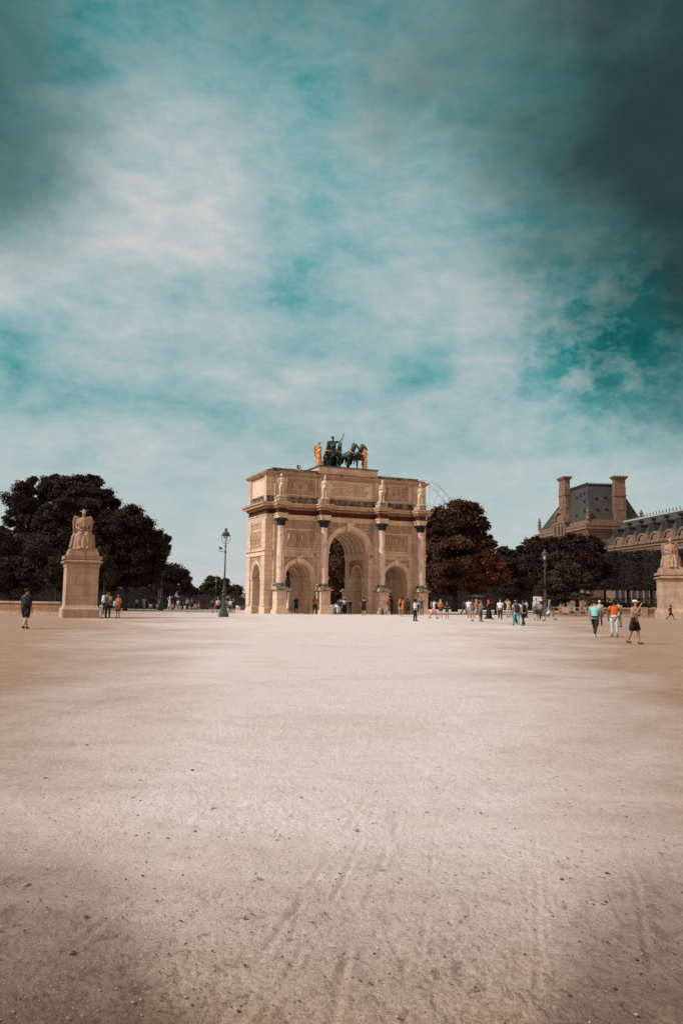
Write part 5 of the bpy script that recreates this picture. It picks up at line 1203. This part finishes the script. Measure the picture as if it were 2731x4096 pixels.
person(-25.1,120.6,1.64,-60,'stand','belly','belly','m','person in a rust-coloured top right of the pale marble statue',('tee',(.28,.07,.03)),('trousers',BLK),hairk=('long',BR),group=SH)
person(-24.3,123.2,1.88,0,'stand','down','down','d','tall person dressed all in black under the small round tree',('long',BLK),('trousers',BLK),hairk=('short',DK),group=SH)
person(-25.0,124,1.62,20,'stand','belly','down','l','person in a white shirt and teal trousers left of the tall person in black',('tee',WHT),('trousers',(.07,.2,.2)),group=SH)
person(-24.7,126,1.6,-20,'stand','down','belly','l','woman with long orange hair in a white top, under the small round tree',('tee',CRM),('trousers',BLK),hairk=('long',ORG),group=SH)
person(-23.64,124.25,1.70,185,'stand','belly','belly','l','heavy man in a teal shirt and dark trousers seen from behind in the shade',('shirt',(.12,.24,.23)),('loose',BLK),hairk=('short',GH),slim=1.3,group=SH)
person(-22.91,123.96,1.62,15,'contra','belly','down','m','woman with orange hair in a black outfit, right of the heavy man in teal',('tank',BLK),('skirt',BLK),hairk=('long',(.40,.10,.02)),group=SH)
person(-22.7,125.72,1.58,170,'stand','down','belly','m','man in black top and white shorts seen from behind, at the shade edge',('tee',BLK),('shorts',WHT),group=SH)
person(-22.31,126.33,1.58,185,'stand','down','down','l','man in grey-green tee and white shorts, beside the man in black top',('tee',(.10,.15,.15)),('shorts',WHT),group=SH)
f=person(-14.46,91.14,1.71,-5,'walk','down','swingb','m','woman in a sleeveless black dress and sunglasses walking left of the bald man',None,None,(.62,BLK,1.05,0),('long',BLK),group=S)
handbag(f,'small black handbag at the side of the woman in the sleeveless black dress',BLK,(-.32,-.02,.92),(.11,.06,.12))
f=person(-13.95,91.67,1.80,8,'walk2','belly','down','l','bald bearded man in a cream shirt and black shorts walking toward the camera',('shirt',CRM),('shorts',BLK),hairk=('bald',BR),shoe=(.6,.58,.55),slim=1.08,group=S)
backpack(f,'black backpack whose straps show on the bald man in the cream shirt',BLK,0,.95)
person(-13.5,94.2,1.72,5,'stand','down','down','l','person in a white shirt half hidden behind the central lamp post',('tee',WHT),('trousers',GRY),group=S)
person(-13.05,95.4,1.66,190,'stand','down','belly','l','person with a white top just right of the central lamp post, partly hidden by it',('tee',WHT),('trousers',BLK),hairk=('short',GH),group=S)
person(-12.45,94.08,1.65,182,'contra','down','swingf','m','woman in a short black dress walking away right of the central lamp post',None,None,(.60,BLK,1.15,.4),('short',BR),group=S)
f=person(-17.39,130.99,1.78,120,'stand','belly','belly','l','woman in a wide white sun hat and long salmon dress, near the market table',None,None,(.22,(.42,.15,.09),1.15,0),('long',BR),('brim',(.66,.62,.57)),group=S)
backpack(f,'small white backpack on the woman in the white sun hat',(.6,.57,.55),0,.8)
A='visitors in front of the arch'
f=person(-4.26,77.76,1.69,20,'stand','belly','belly','d','woman in a black top and black shorts standing in the left bay of the arch',('tee',BLK),('shorts',BLK),hairk=('curly',BLO),group=A)
handbag(f,'teal handbag of the woman standing in the left bay of the arch',(.05,.26,.23),(-.30,-.02,.98),(.13,.07,.12))
f=person(-2.47,78.34,1.76,10,'stand','out','chin','d','man in an orange vest and dark trousers at the second pier, hand at his chin',('tee',ORG),('trousers',BLK),hairk=('short',DK),group=A,sleeve=.2)
w=place(f[0],f[1]['wrL']+Vector((.04,-.07,-.10))); sp=empty('paper_sheet',w,.3,'white sheet of paper in the hand of the man in the orange vest','paper'); MB().box(-.13,.13,-.006,.006,-.2,.14).build('sheet',cmat((.68,.68,.68),'paper'),sp); sp.rotation_euler=(.2,.5,.3)
person(-.13,77.44,1.42,5,'stand','down','belly','d','boy in navy tee and light grey trousers, leftmost in the great archway',('tee',NAVY),('trousers',(.34,.36,.35)),hairk=('short',DK),group=A)
person(-.04,80.63,1.70,30,'stand','belly','down','d','person in a white top half hidden behind the boy in navy',('tee',WHT),('trousers',BLK),hairk=('short',DK),group=A)
f=person(.43,79.99,1.62,-20,'contra','down','belly','d','woman in a straw sun hat, white blouse and long black skirt in the great archway',('tee',(.55,.52,.48)),('longskirt',BLK),hairk=('long',DK),hatk=('brim',(.34,.23,.14)),group=A)
handbag(f,'dark blue shoulder bag of the woman in the straw hat',(.03,.05,.06),(.26,-.06,1.12),(.13,.06,.13))
person(.99,80.36,1.55,0,'close','down','down','m','woman in a black tank top and teal jeans in the great archway',('tank',BLK),('leggings',(.055,.12,.125)),hairk=('long',BR),group=A)
person(2.16,73.79,1.70,178,'walk','bag','bag','l','man in a black tee and black shorts jogging toward the great archway',('tee',BLK),('shorts',BLK),hairk=('short',DK),group=A)
person(4.77,78.82,1.75,130,'stride','belly','down','d','person in a maroon jacket, jeans and a white cap beside the third pier',('long',MAR),('trousers',(.05,.10,.11)),hairk=('short',DK),hatk=('cap',WHT),group=A)
person(5.27,84.26,1.80,160,'stand','down','down','d','person all in black standing deep in the shade behind the maroon jacket',('long',BLK),('trousers',BLK),hairk=('short',DK),group=A)
f=person(5.41,72.62,1.56,60,'contra','belly','down','l','blonde woman in black top and white shorts, touching the woman in the orange dress',('tank',BLK),('hotpants',WHT),hairk=('long',BLO),shoe=(.6,.58,.55),group=A)
f=person(5.64,72.25,1.68,100,'stand','phone','belly','m','woman in an orange dress holding her hand to her face before the right bay',None,None,(.62,ORG,1.1,.5),('bun',DK),shoe=(.6,.58,.55),group=A)
handbag(f,'black bag hanging at the hip of the woman in the orange dress',BLK,(-.24,-.10,.86),(.15,.07,.16))
f=person(6.69,79.45,1.64,180,'stand','down','down','d','person in a long black hooded coat seen from behind before the right bay',None,('trousers',BLK),(.48,BLK,1.15,.95),('short',BLK),group=A)
backpack(f,'dark backpack on the person in the long black coat',(.03,.03,.032),0,.9)
f=person(5.39,57.66,1.58,65,'wide','up','phone','d','woman in a white blouse and black leggings photographing with her phone',('long',WHT),('leggings',BLK),hairk=('curly',DK),slim=1.15,group=A)
handbag(f,'black shoulder bag of the woman in the white blouse',BLK,(.30,.02,.95),(.15,.08,.16))
w=place(f[0],f[1]['wrL']+Vector((-.01,-.06,.10))); ph=empty('phone',w,R(65),'white phone held up by the woman in the white blouse','phone'); MB().box(-.04,.04,-.006,.006,-.08,.08).build('case',cmat((.7,.7,.7),'phone'),ph)
f=person(7.30,76.0,1.32,160,'stand','down','down','d','dark-haired child in black, between the white blouse and the man in green',('tee',BLK),('trousers',BLK),hairk=('short',DK),group=A)
handbag(f,'large turquoise tote bag hanging right of the woman in the white blouse',(.03,.42,.36),(.16,.16,.82),(.26,.09,.27),'tote_bag')
person(8.16,80.74,1.74,15,'contra','raise','up','t','man in a grey-green tee and trousers with both hands raised at the right pier',('tee',GRN),('trousers',(.10,.095,.08)),hairk=('short',DK),group=A)
B_='group in front of the chestnut tree'
f=person(7.65,65.71,1.66,95,'walk2','point','point','t','man in a white shirt and peach shorts pointing to the right',('shirt',(.60,.65,.68)),('shorts',PCH),hairk=('short',DK),shoe=(.2,.09,.04),slim=1.08,group=B_,sleeve=.62)
backpack(f,'brown grey backpack of the man in the white shirt and peach shorts',(.16,.12,.09),0,1.05)
f=person(8.14,65.12,1.57,10,'stand','belly','belly','l','woman in an orange-red top and dark denim shorts, right of the pointing man',('tank',(.42,.075,.025)),('hotpants',(.04,.055,.06)),hairk=('long',BLO),shoe=(.6,.6,.58),group=B_)
f=person(8.62,64.9,1.42,-20,'stand','belly','belly','t','girl in a black top and dark green printed shorts, right of the orange-red top',('tee',BLK),('hotpants',(.025,.06,.055)),hairk=('long',DK),shoe=(.5,.52,.5),group=B_)
backpack(f,'small grey backpack of the girl in the black top',(.15,.13,.11),0,.8)
person(13.02,84.5,1.60,30,'stride','belly','down','m','person in dark clothes half in shade left of the parasol',('long',(.05,.045,.04)),('trousers',BLK),group=B_)
person(9.1,88.5,1.62,60,'sit','lap','lap','l','person in black with a white hat sitting in the shade behind the right pier',('long',BLK),('trousers',BLK),hatk=('cap',WHT),group=B_)
bn=empty('bench',(9.1,88.62,0),R(60),'dark bench in the shade behind the right pier','bench'); MB().box(-.8,.8,-.1,.35,.38,.44).build('seat',M['wood'],bn); 
for s in (-.65,.65): MB().box(s-.05,s+.05,-.05,.3,-.05,.379).build('leg',M['wood'],bn)
person(11.17,69.88,1.72,165,'walk','down','down','t','man in a plain white tee and beige shorts walking away in front of the parasol',('tee',WHT),('shorts',KHA),hairk=('short',DK),shoe=(.5,.45,.4),group=S)
person(11.58,70.5,1.66,170,'walk2','belly','down','l','woman with long dark red hair, grey top and denim shorts walking away',('tee',(.22,.22,.21)),('hotpants',DEN),hairk=('long',REDH),group=S)
f=person(10.0,58.83,1.66,70,'walk','belly','belly','l','blonde woman with long hair in an orange tee and denim shorts',('tee',(.46,.12,.04)),('hotpants',(.16,.27,.29)),hairk=('long',BLO),slim=1.02,group=S)
f=person(10.45,59.7,1.56,60,'stand','belly','belly','l','curly-haired woman in grey tee and dark trousers beside the blonde woman in orange',('tee',(.36,.34,.33)),('trousers',(.05,.055,.055)),hairk=('curly',(.16,.075,.04)),group=S)
handbag(f,'black shoulder bag of the woman with curly hair',BLK,(.28,.04,.95),(.13,.09,.2))
f=person(12.18,65.89,1.62,80,'walk','phone','belly','m','woman in an orange headscarf and a long black robe',None,None,(.10,BLK,1.7,1.8),None,group=S)
mb=MB(); J=f[1]; c=J['mid']; q=J['crn']; mb.ell((q.x,q.y+.02,(c.z+q.z)/2+.01),(.108,.115,.115),14,8); mb.loft([ering((c.x,c.y+.03,c.z-.02),.11,.105),ering((0,J['nck'].y,J['nck'].z),.10,.10),ering((0,J['uch'].y+.02,J['uch'].z),.21,.15),ering((0,J['uch'].y+.04,J['uch'].z-.14),.2,.15)]); mb.build('headscarf',cmat((.50,.085,.02)),f[0],True)
f=person(13.0,65.29,1.76,-10,'stride','down','down','l','young man in a white tee and black trousers walking with a dark shoulder strap',('tee',WHT),('leggings',BLK),hairk=('short',BR),group=S)
backpack(f,'black backpack of the young man in white tee and black trousers',BLK,.03,.85)
person(15.61,74.55,1.72,190,'close','up','up','l','man in a tan tee and grey trousers raising both arms to take a picture',('tee',(.52,.31,.16)),('trousers',(.36,.35,.32)),hairk=('short',BR),group=S)
f=person(10.34,47.26,1.64,185,'walk','down','down','m','person in a grey tee and turquoise jeans walking away with a black backpack',('tee',(.33,.34,.32)),('leggings',(.10,.30,.30)),hairk=('short',BR),hatk=('cap',BEI),shoe=(.6,.6,.58),group=S)
backpack(f,'black backpack of the person in turquoise jeans',(.03,.028,.026),0,1.1)
person(11.88,54.13,1.66,175,'walk2','down','down','l','person in a pale top and dark trousers half hidden behind the turquoise jeans',('tee',(.45,.52,.53)),('trousers',BLK),group=S)
f=person(11.43,50.2,1.62,195,'walk2','down','bag','m','man in a white tee and slim black trousers walking away with a black backpack',('tee',WHT),('leggings',BLK),hairk=('short',BR),group=S)
backpack(f,'black backpack of the man in white tee, right of the turquoise jeans',BLK,.02,1.0)
f=person(17.09,73.81,1.62,120,'stand','down','belly','l','person in a turquoise tee behind the man with the slim black trousers',('tee',(.12,.36,.36)),('trousers',BLK),group=S)
f=person(15.63,64.08,1.86,165,'walk2','down','down','l','tall man in a white cap, cream tee and dark shorts walking',('tee',CRM),('shorts',(.06,.055,.05)),hairk=('short',GH),hatk=('cap',(.6,.6,.58)),slim=1.05,group=S)
backpack(f,'pale blue day pack of the tall man in the white cap',(.30,.40,.40),.1,.8)
person(16.78,67.46,1.55,150,'walk','down','belly','m','person in grey top and dark trousers partly hidden by the tall man in cap',('tee',(.26,.25,.24)),('trousers',BLK),group=S)
person(16.74,64.28,1.74,-105,'stride','swingf','swingb','l','man in a grey-green tee and white shorts striding left past the right lamp post',('tee',(.10,.15,.135)),('shorts',(.52,.55,.57)),hairk=('short',BLO),group=S)
f=person(11.40,35.99,1.67,145,'walk','down','swingf','l','young man in a mint polo shirt and slim black trousers walking away at the right',('tee',MINT),('leggings',(.02,.022,.024)),hairk=('short',BR),head=(.5,.4),shoe=(.45,.4,.35),group=S,sleeve=.6)
f=person(12.23,35.87,1.66,170,'contra','down','bag','d','woman in an orange blouse and pale jeans walking away, second from the right in front',('tee',(.52,.115,.018)),('leggings',(.42,.46,.44)),hairk=('bun',DK),shoe=(.2,.05,.04),group=S)
handbag(f,'orange-red handbag of the woman in pale jeans',(.40,.07,.02),(-.20,-.05,.90),(.11,.07,.12))
person(17.35,50.0,1.64,200,'stand','belly','down','l','woman in a mint green dress partly hidden behind the woman in the orange blouse',None,None,(.32,(.30,.46,.42),1.15,.5),('curly',DK),group=S)
person(16.85,52.2,1.64,175,'stand','down','down','l','person with pale grey hair mostly hidden behind the young man in mint',('tee',(.4,.4,.4)),('trousers',BLK),hairk=('short',(.5,.5,.5)),group=S)
f=person(11.09,30.30,1.66,38,'step','belly','phone','t','woman in beige top, black shorts and white cap, nearest the camera at right',('tee',(.36,.22,.16)),('shorts',BLK),hairk=('long',BR),hatk=('cap',(.56,.53,.5)),group=S,slim=1.06,lean=.06)
handbag(f,'brown-strapped black bag of the woman in the beige top nearest the camera',(.05,.028,.018),(-.24,-.10,.96),(.15,.08,.12))
f=person(30.7,74.6,1.40,80,'stride','down','swingb','d','child in dark clothes walking past the right pedestal',('tee',(.03,.03,.032)),('shorts',(.022,.035,.035)),hairk=('short',DK),group=S)
backpack(f,'red backpack on the child walking past the right pedestal',(.28,.035,.03),0,.9)
bn=empty('stone_bench',(25.3,85.6,G(25.3,85.6)),.05,'stone bench behind the timber fence','bench'); MB().box(-2.6,2.6,-.25,.3,.34,.46).build('seat',M['ped'],bn)
for s in (-2.2,0,2.2): MB().box(s-.15,s+.15,-.2,.25,-.1,.339).build('leg',M['ped'],bn)
for x,lab,tp,hk in ((23.5,'seated person in an orange top behind the left half of the timber fence',(.42,.09,.02),('short',BR)),(24.6,'seated person in a teal top behind the timber fence, next to the orange one',(.03,.24,.23),('long',BR)),(25.7,'seated person in a dark top behind the right half of the fence',(.05,.05,.05),('short',BLO)),(26.8,'seated person in a green top at the right end of the stone bench',(.04,.22,.17),('short',BR))):
    person(x,85.6,1.72,0,'sit','lap','lap','l',lab,('tee',tp),('trousers',BLK),hairk=hk,group='people seated behind the timber fence')

# ================================================================== SKY, SUN, CAMERA
EL,AZ=R(42),PI+YAW+R(.5)          # sun low on the left, along the front of the arch
sd=Vector((math.cos(AZ)*math.cos(EL),math.sin(AZ)*math.cos(EL),math.sin(EL)))
sl=bpy.data.lights.new('sun','SUN'); sl.energy=4.0; sl.angle=R(.6); sl.color=(1.0,.975,.94)
so=link('sun',sl); so.rotation_euler=sd.to_track_quat('Z','Y').to_euler(); so.location=(-40,-20,60)
wd=bpy.data.worlds.new('World'); scene.world=wd; wd.use_nodes=True; n=wd.node_tree
for x in list(n.nodes): n.nodes.remove(x)
out=nd(n,'ShaderNodeOutputWorld'); bg=nd(n,'ShaderNodeBackground'); L(n,bg.outputs[0],out.inputs[0]); bg.inputs[1].default_value=.1
sky=nd(n,'ShaderNodeTexSky',sky_type='NISHITA'); sky.sun_disc=False; sky.sun_elevation=EL; sky.sun_rotation=PI/2-AZ; sky.air_density=1.2; sky.dust_density=1.5; sky.ozone_density=2.0
tc=nd(n,'ShaderNodeTexCoord').outputs['Generated']
nv=nd(n,'ShaderNodeVectorMath',operation='NORMALIZE'); L(n,tc,nv.inputs[0]); d0=nv.outputs[0]
sx=nd(n,'ShaderNodeSeparateXYZ'); L(n,d0,sx.inputs[0]); z=sx.outputs[2]
# cloud deck: the direction is carried onto a flat layer so that clouds shrink towards the horizon
zc=math_(n,'ADD',math_(n,'MAXIMUM',z,0.0),.14)
cb=nd(n,'ShaderNodeCombineXYZ'); L(n,math_(n,'DIVIDE',sx.outputs[0],zc),cb.inputs[0]); L(n,math_(n,'DIVIDE',sx.outputs[1],zc),cb.inputs[1])
deck=cb.outputs[0]
def nfield(vec,sc,det,ro,dist,off=(0,0,0)):
    mp=nd(n,'ShaderNodeMapping'); mp.inputs['Location'].default_value=off; L(n,vec,mp.inputs['Vector']); return noise(n,sc,det,ro,mp.outputs[0],dist)
n1=nfield(deck,1.35,8,.56,.35,(3.1,1.7,0)); n2=nfield(deck,4.2,9,.62,.5,(7.3,2.2,1)); n3=nfield(deck,.7,4,.5,.2,(1.3,9.1,2))
# soft wobble so that the big cloud masses have torn edges
wv=nd(n,'ShaderNodeTexNoise'); wv.inputs['Scale'].default_value=7.5; wv.inputs['Detail'].default_value=6; wv.inputs['Roughness'].default_value=.62; L(n,d0,wv.inputs['Vector'])
w1=nd(n,'ShaderNodeVectorMath',operation='SUBTRACT'); L(n,wv.outputs['Color'],w1.inputs[0]); w1.inputs[1].default_value=(.5,.5,.5)
w2=nd(n,'ShaderNodeVectorMath',operation='SCALE'); L(n,w1.outputs[0],w2.inputs[0]); w2.inputs['Scale'].default_value=.15
w3=nd(n,'ShaderNodeVectorMath',operation='ADD'); L(n,d0,w3.inputs[0]); L(n,w2.outputs[0],w3.inputs[1]); w4=nd(n,'ShaderNodeVectorMath',operation='NORMALIZE'); L(n,w3.outputs[0],w4.inputs[0]); dw=w4.outputs[0]
w5=nd(n,'ShaderNodeVectorMath',operation='SCALE'); L(n,w1.outputs[0],w5.inputs[0]); w5.inputs['Scale'].default_value=.09
w6=nd(n,'ShaderNodeVectorMath',operation='ADD'); L(n,d0,w6.inputs[0]); L(n,w5.outputs[0],w6.inputs[1]); w7=nd(n,'ShaderNodeVectorMath',operation='NORMALIZE'); L(n,w6.outputs[0],w7.inputs[0]); dm=w7.outputs[0]
def masses(lst,src):
    acc=None
    for (x,y,zz),sig,amp in lst:
        v=Vector((x,y,zz)).normalized(); dt=nd(n,'ShaderNodeVectorMath',operation='DOT_PRODUCT'); L(n,src,dt.inputs[0]); dt.inputs[1].default_value=v
        p=math_(n,'POWER',math_(n,'MAXIMUM',dt.outputs['Value'],0.0),1/sig**2)
        acc=math_(n,'MULTIPLY',p,amp) if acc is None else math_(n,'MULTIPLY_ADD',p,amp,acc)
    return acc
COV=[((-.058,.915,.40),.050,-.14),((-.053,.926,.374),.015,-.20),((.304,.90,.3135),.060,-.26),((.224,.854,.469),.07,-.10),((.256,.929,.269),.045,-.18),((-.353,.882,.3136),.035,-.12),((-.3735,.892,.255),.045,-.24),((-.202,.917,.344),.022,-.14),((.0865,.956,.28),.028,-.18),((.003,.867,.499),.06,-.06),((-.31,.756,.576),.13,-.20),((-.11,.782,.614),.13,-.10),((.38,.893,.24),.07,-.28),((.36,.87,.33),.10,-.16),
     ((-.1705,.859,.482),.075,.15),((-.2,.828,.524),.07,.06),((.168,.902,.397),.055,.22),((-.357,.861,.362),.065,.18),((-.247,.881,.403),.08,.12),((.055,.902,.428),.06,.08)]
DRK=[((.3694,.7197,.588),.175,.58),((.3956,.7828,.480),.165,.42),((.4077,.8321,.376),.120,.32),((.412,.866,.283),.085,.28),((-.382,.719,.581),.120,.50),((-.357,.8295,.4295),.055,.36),((-.385,.789,.478),.07,.16),((-.0086,.717,.697),.16,.42),((.21,.84,.50),.08,.10)]
cov=masses(COV,dw); drk=masses(DRK,dm)
f=math_(n,'ADD',math_(n,'MULTIPLY',math_(n,'SUBTRACT',n1,.5),.45),math_(n,'MULTIPLY',math_(n,'SUBTRACT',n2,.5),.30))
n4=nfield(mapping(n,d0,(1,1,1.7)),6.5,9,.58,.25,(4.1,.7,2.2)); n5=nfield(mapping(n,d0,(1,1,1.9)),19,9,.64,.25,(1.1,5.7,.2))
f=math_(n,'ADD',f,math_(n,'ADD',math_(n,'MULTIPLY',math_(n,'SUBTRACT',n4,.5),.85),math_(n,'MULTIPLY',math_(n,'SUBTRACT',n5,.5),.62)))
# broken puffs around the blue gap on the right, thin mare's tails elsewhere
pm=masses([((.30,.90,.315),.085,1.0),((.355,.86,.37),.06,.7),((.33,.91,.25),.06,.7)],dw)
puff=math_(n,'MULTIPLY',ramp(n,[(.43,(0,0,0)),(.68,(1,1,1))],nfield(mapping(n,d0,(1,1,1.35)),24,8,.60,.12,(3.3,1.9,6.2))),math_(n,'MULTIPLY',pm,.42))
ci=nfield(mapping(n,d0,(.8,.8,2.6)),9.5,10,.64,.35,(8.3,.2,5.5))
f=math_(n,'ADD',f,math_(n,'ADD',puff,math_(n,'MULTIPLY',math_(n,'SUBTRACT',ci,.5),.40)))
cf=math_(n,'ADD',math_(n,'ADD',math_(n,'MULTIPLY',f,.98),math_(n,'MULTIPLY',cov,.85)),.63,clamp=True)
cc=ramp(n,[(.0,(.0,.19,.195)),(.22,(.035,.27,.275)),(.42,(.17,.365,.375)),(.60,(.295,.43,.445)),(.78,(.41,.485,.49)),(1.0,(.56,.575,.56))],cf)
# pale haze low over the horizon
hz=nd(n,'ShaderNodeMapRange'); hz.interpolation_type='SMOOTHSTEP'; hz.inputs[1].default_value=.0; hz.inputs[2].default_value=.30; hz.inputs[3].default_value=.80; hz.inputs[4].default_value=0; L(n,z,hz.inputs[0])
cc=mix(n,hz.outputs[0],cc,(.535,.565,.555))
# heavy grey-green cloud masses, with corner vignette darkening painted into the sky
dk=math_(n,'ADD',drk,math_(n,'MULTIPLY',math_(n,'MULTIPLY',math_(n,'SUBTRACT',n4,.5),.7),math_(n,'MINIMUM',math_(n,'MULTIPLY',drk,2.0),1.0)),clamp=True)
dark_=nd(n,'ShaderNodeVectorMath',operation='MULTIPLY_ADD'); L(n,cc,dark_.inputs[0]); dark_.inputs[1].default_value=(.022,.060,.055); dark_.inputs[2].default_value=(.012,.0165,.0155)
mid_=nd(n,'ShaderNodeVectorMath',operation='MULTIPLY'); L(n,cc,mid_.inputs[0]); mid_.inputs[1].default_value=(.30,.44,.42)
rm=nd(n,'ShaderNodeMapRange'); rm.interpolation_type='SMOOTHERSTEP'; rm.inputs[1].default_value=.02; rm.inputs[2].default_value=.62; L(n,dk,rm.inputs[0])
rk=nd(n,'ShaderNodeMapRange'); rk.interpolation_type='SMOOTHERSTEP'; rk.inputs[1].default_value=.40; rk.inputs[2].default_value=1.05; L(n,dk,rk.inputs[0])
dcol=mix(n,rk.outputs[0],mix(n,rm.outputs[0],cc,mid_.outputs[0]),dark_.outputs[0])
# warm bright patch added to the unseen sky behind camera, lifting the shaded front
bk=masses([((.35,-.80,.45),.62,1.0)],dw); dcol=mix(n,math_(n,'MULTIPLY',bk,1.0,clamp=True),dcol,(.95,.70,.50))
# faint sky texture beneath the clouds and the added warm patch
sc=nd(n,'ShaderNodeVectorMath',operation='SCALE'); L(n,dcol,sc.inputs[0]); sc.inputs['Scale'].default_value=10.0
fin=mix(n,.975,sky.outputs[0],sc.outputs[0]); L(n,fin,bg.inputs[0])

cam=bpy.data.cameras.new('camera'); co=link('camera',cam); scene.camera=co
cam.sensor_fit='HORIZONTAL'; cam.sensor_width=36; cam.lens=3189.5/2731*36; cam.clip_start=.1; cam.clip_end=6000
PI_,RO=.1078,.0134
co.location=(0,0,1.5714); co.matrix_world=Matrix.Translation((0,0,1.5714))@Matrix.Rotation(PI/2+PI_,4,'X')@Matrix.Rotation(RO,4,'Z')
vs=scene.view_settings; scene.display_settings.display_device='sRGB'; vs.view_transform='Standard'; vs.look='None'; vs.exposure=.12; vs.gamma=1; vs.use_curve_mapping=False
scene.cycles.use_denoising=True; scene.cycles.max_bounces=6; scene.cycles.diffuse_bounces=3
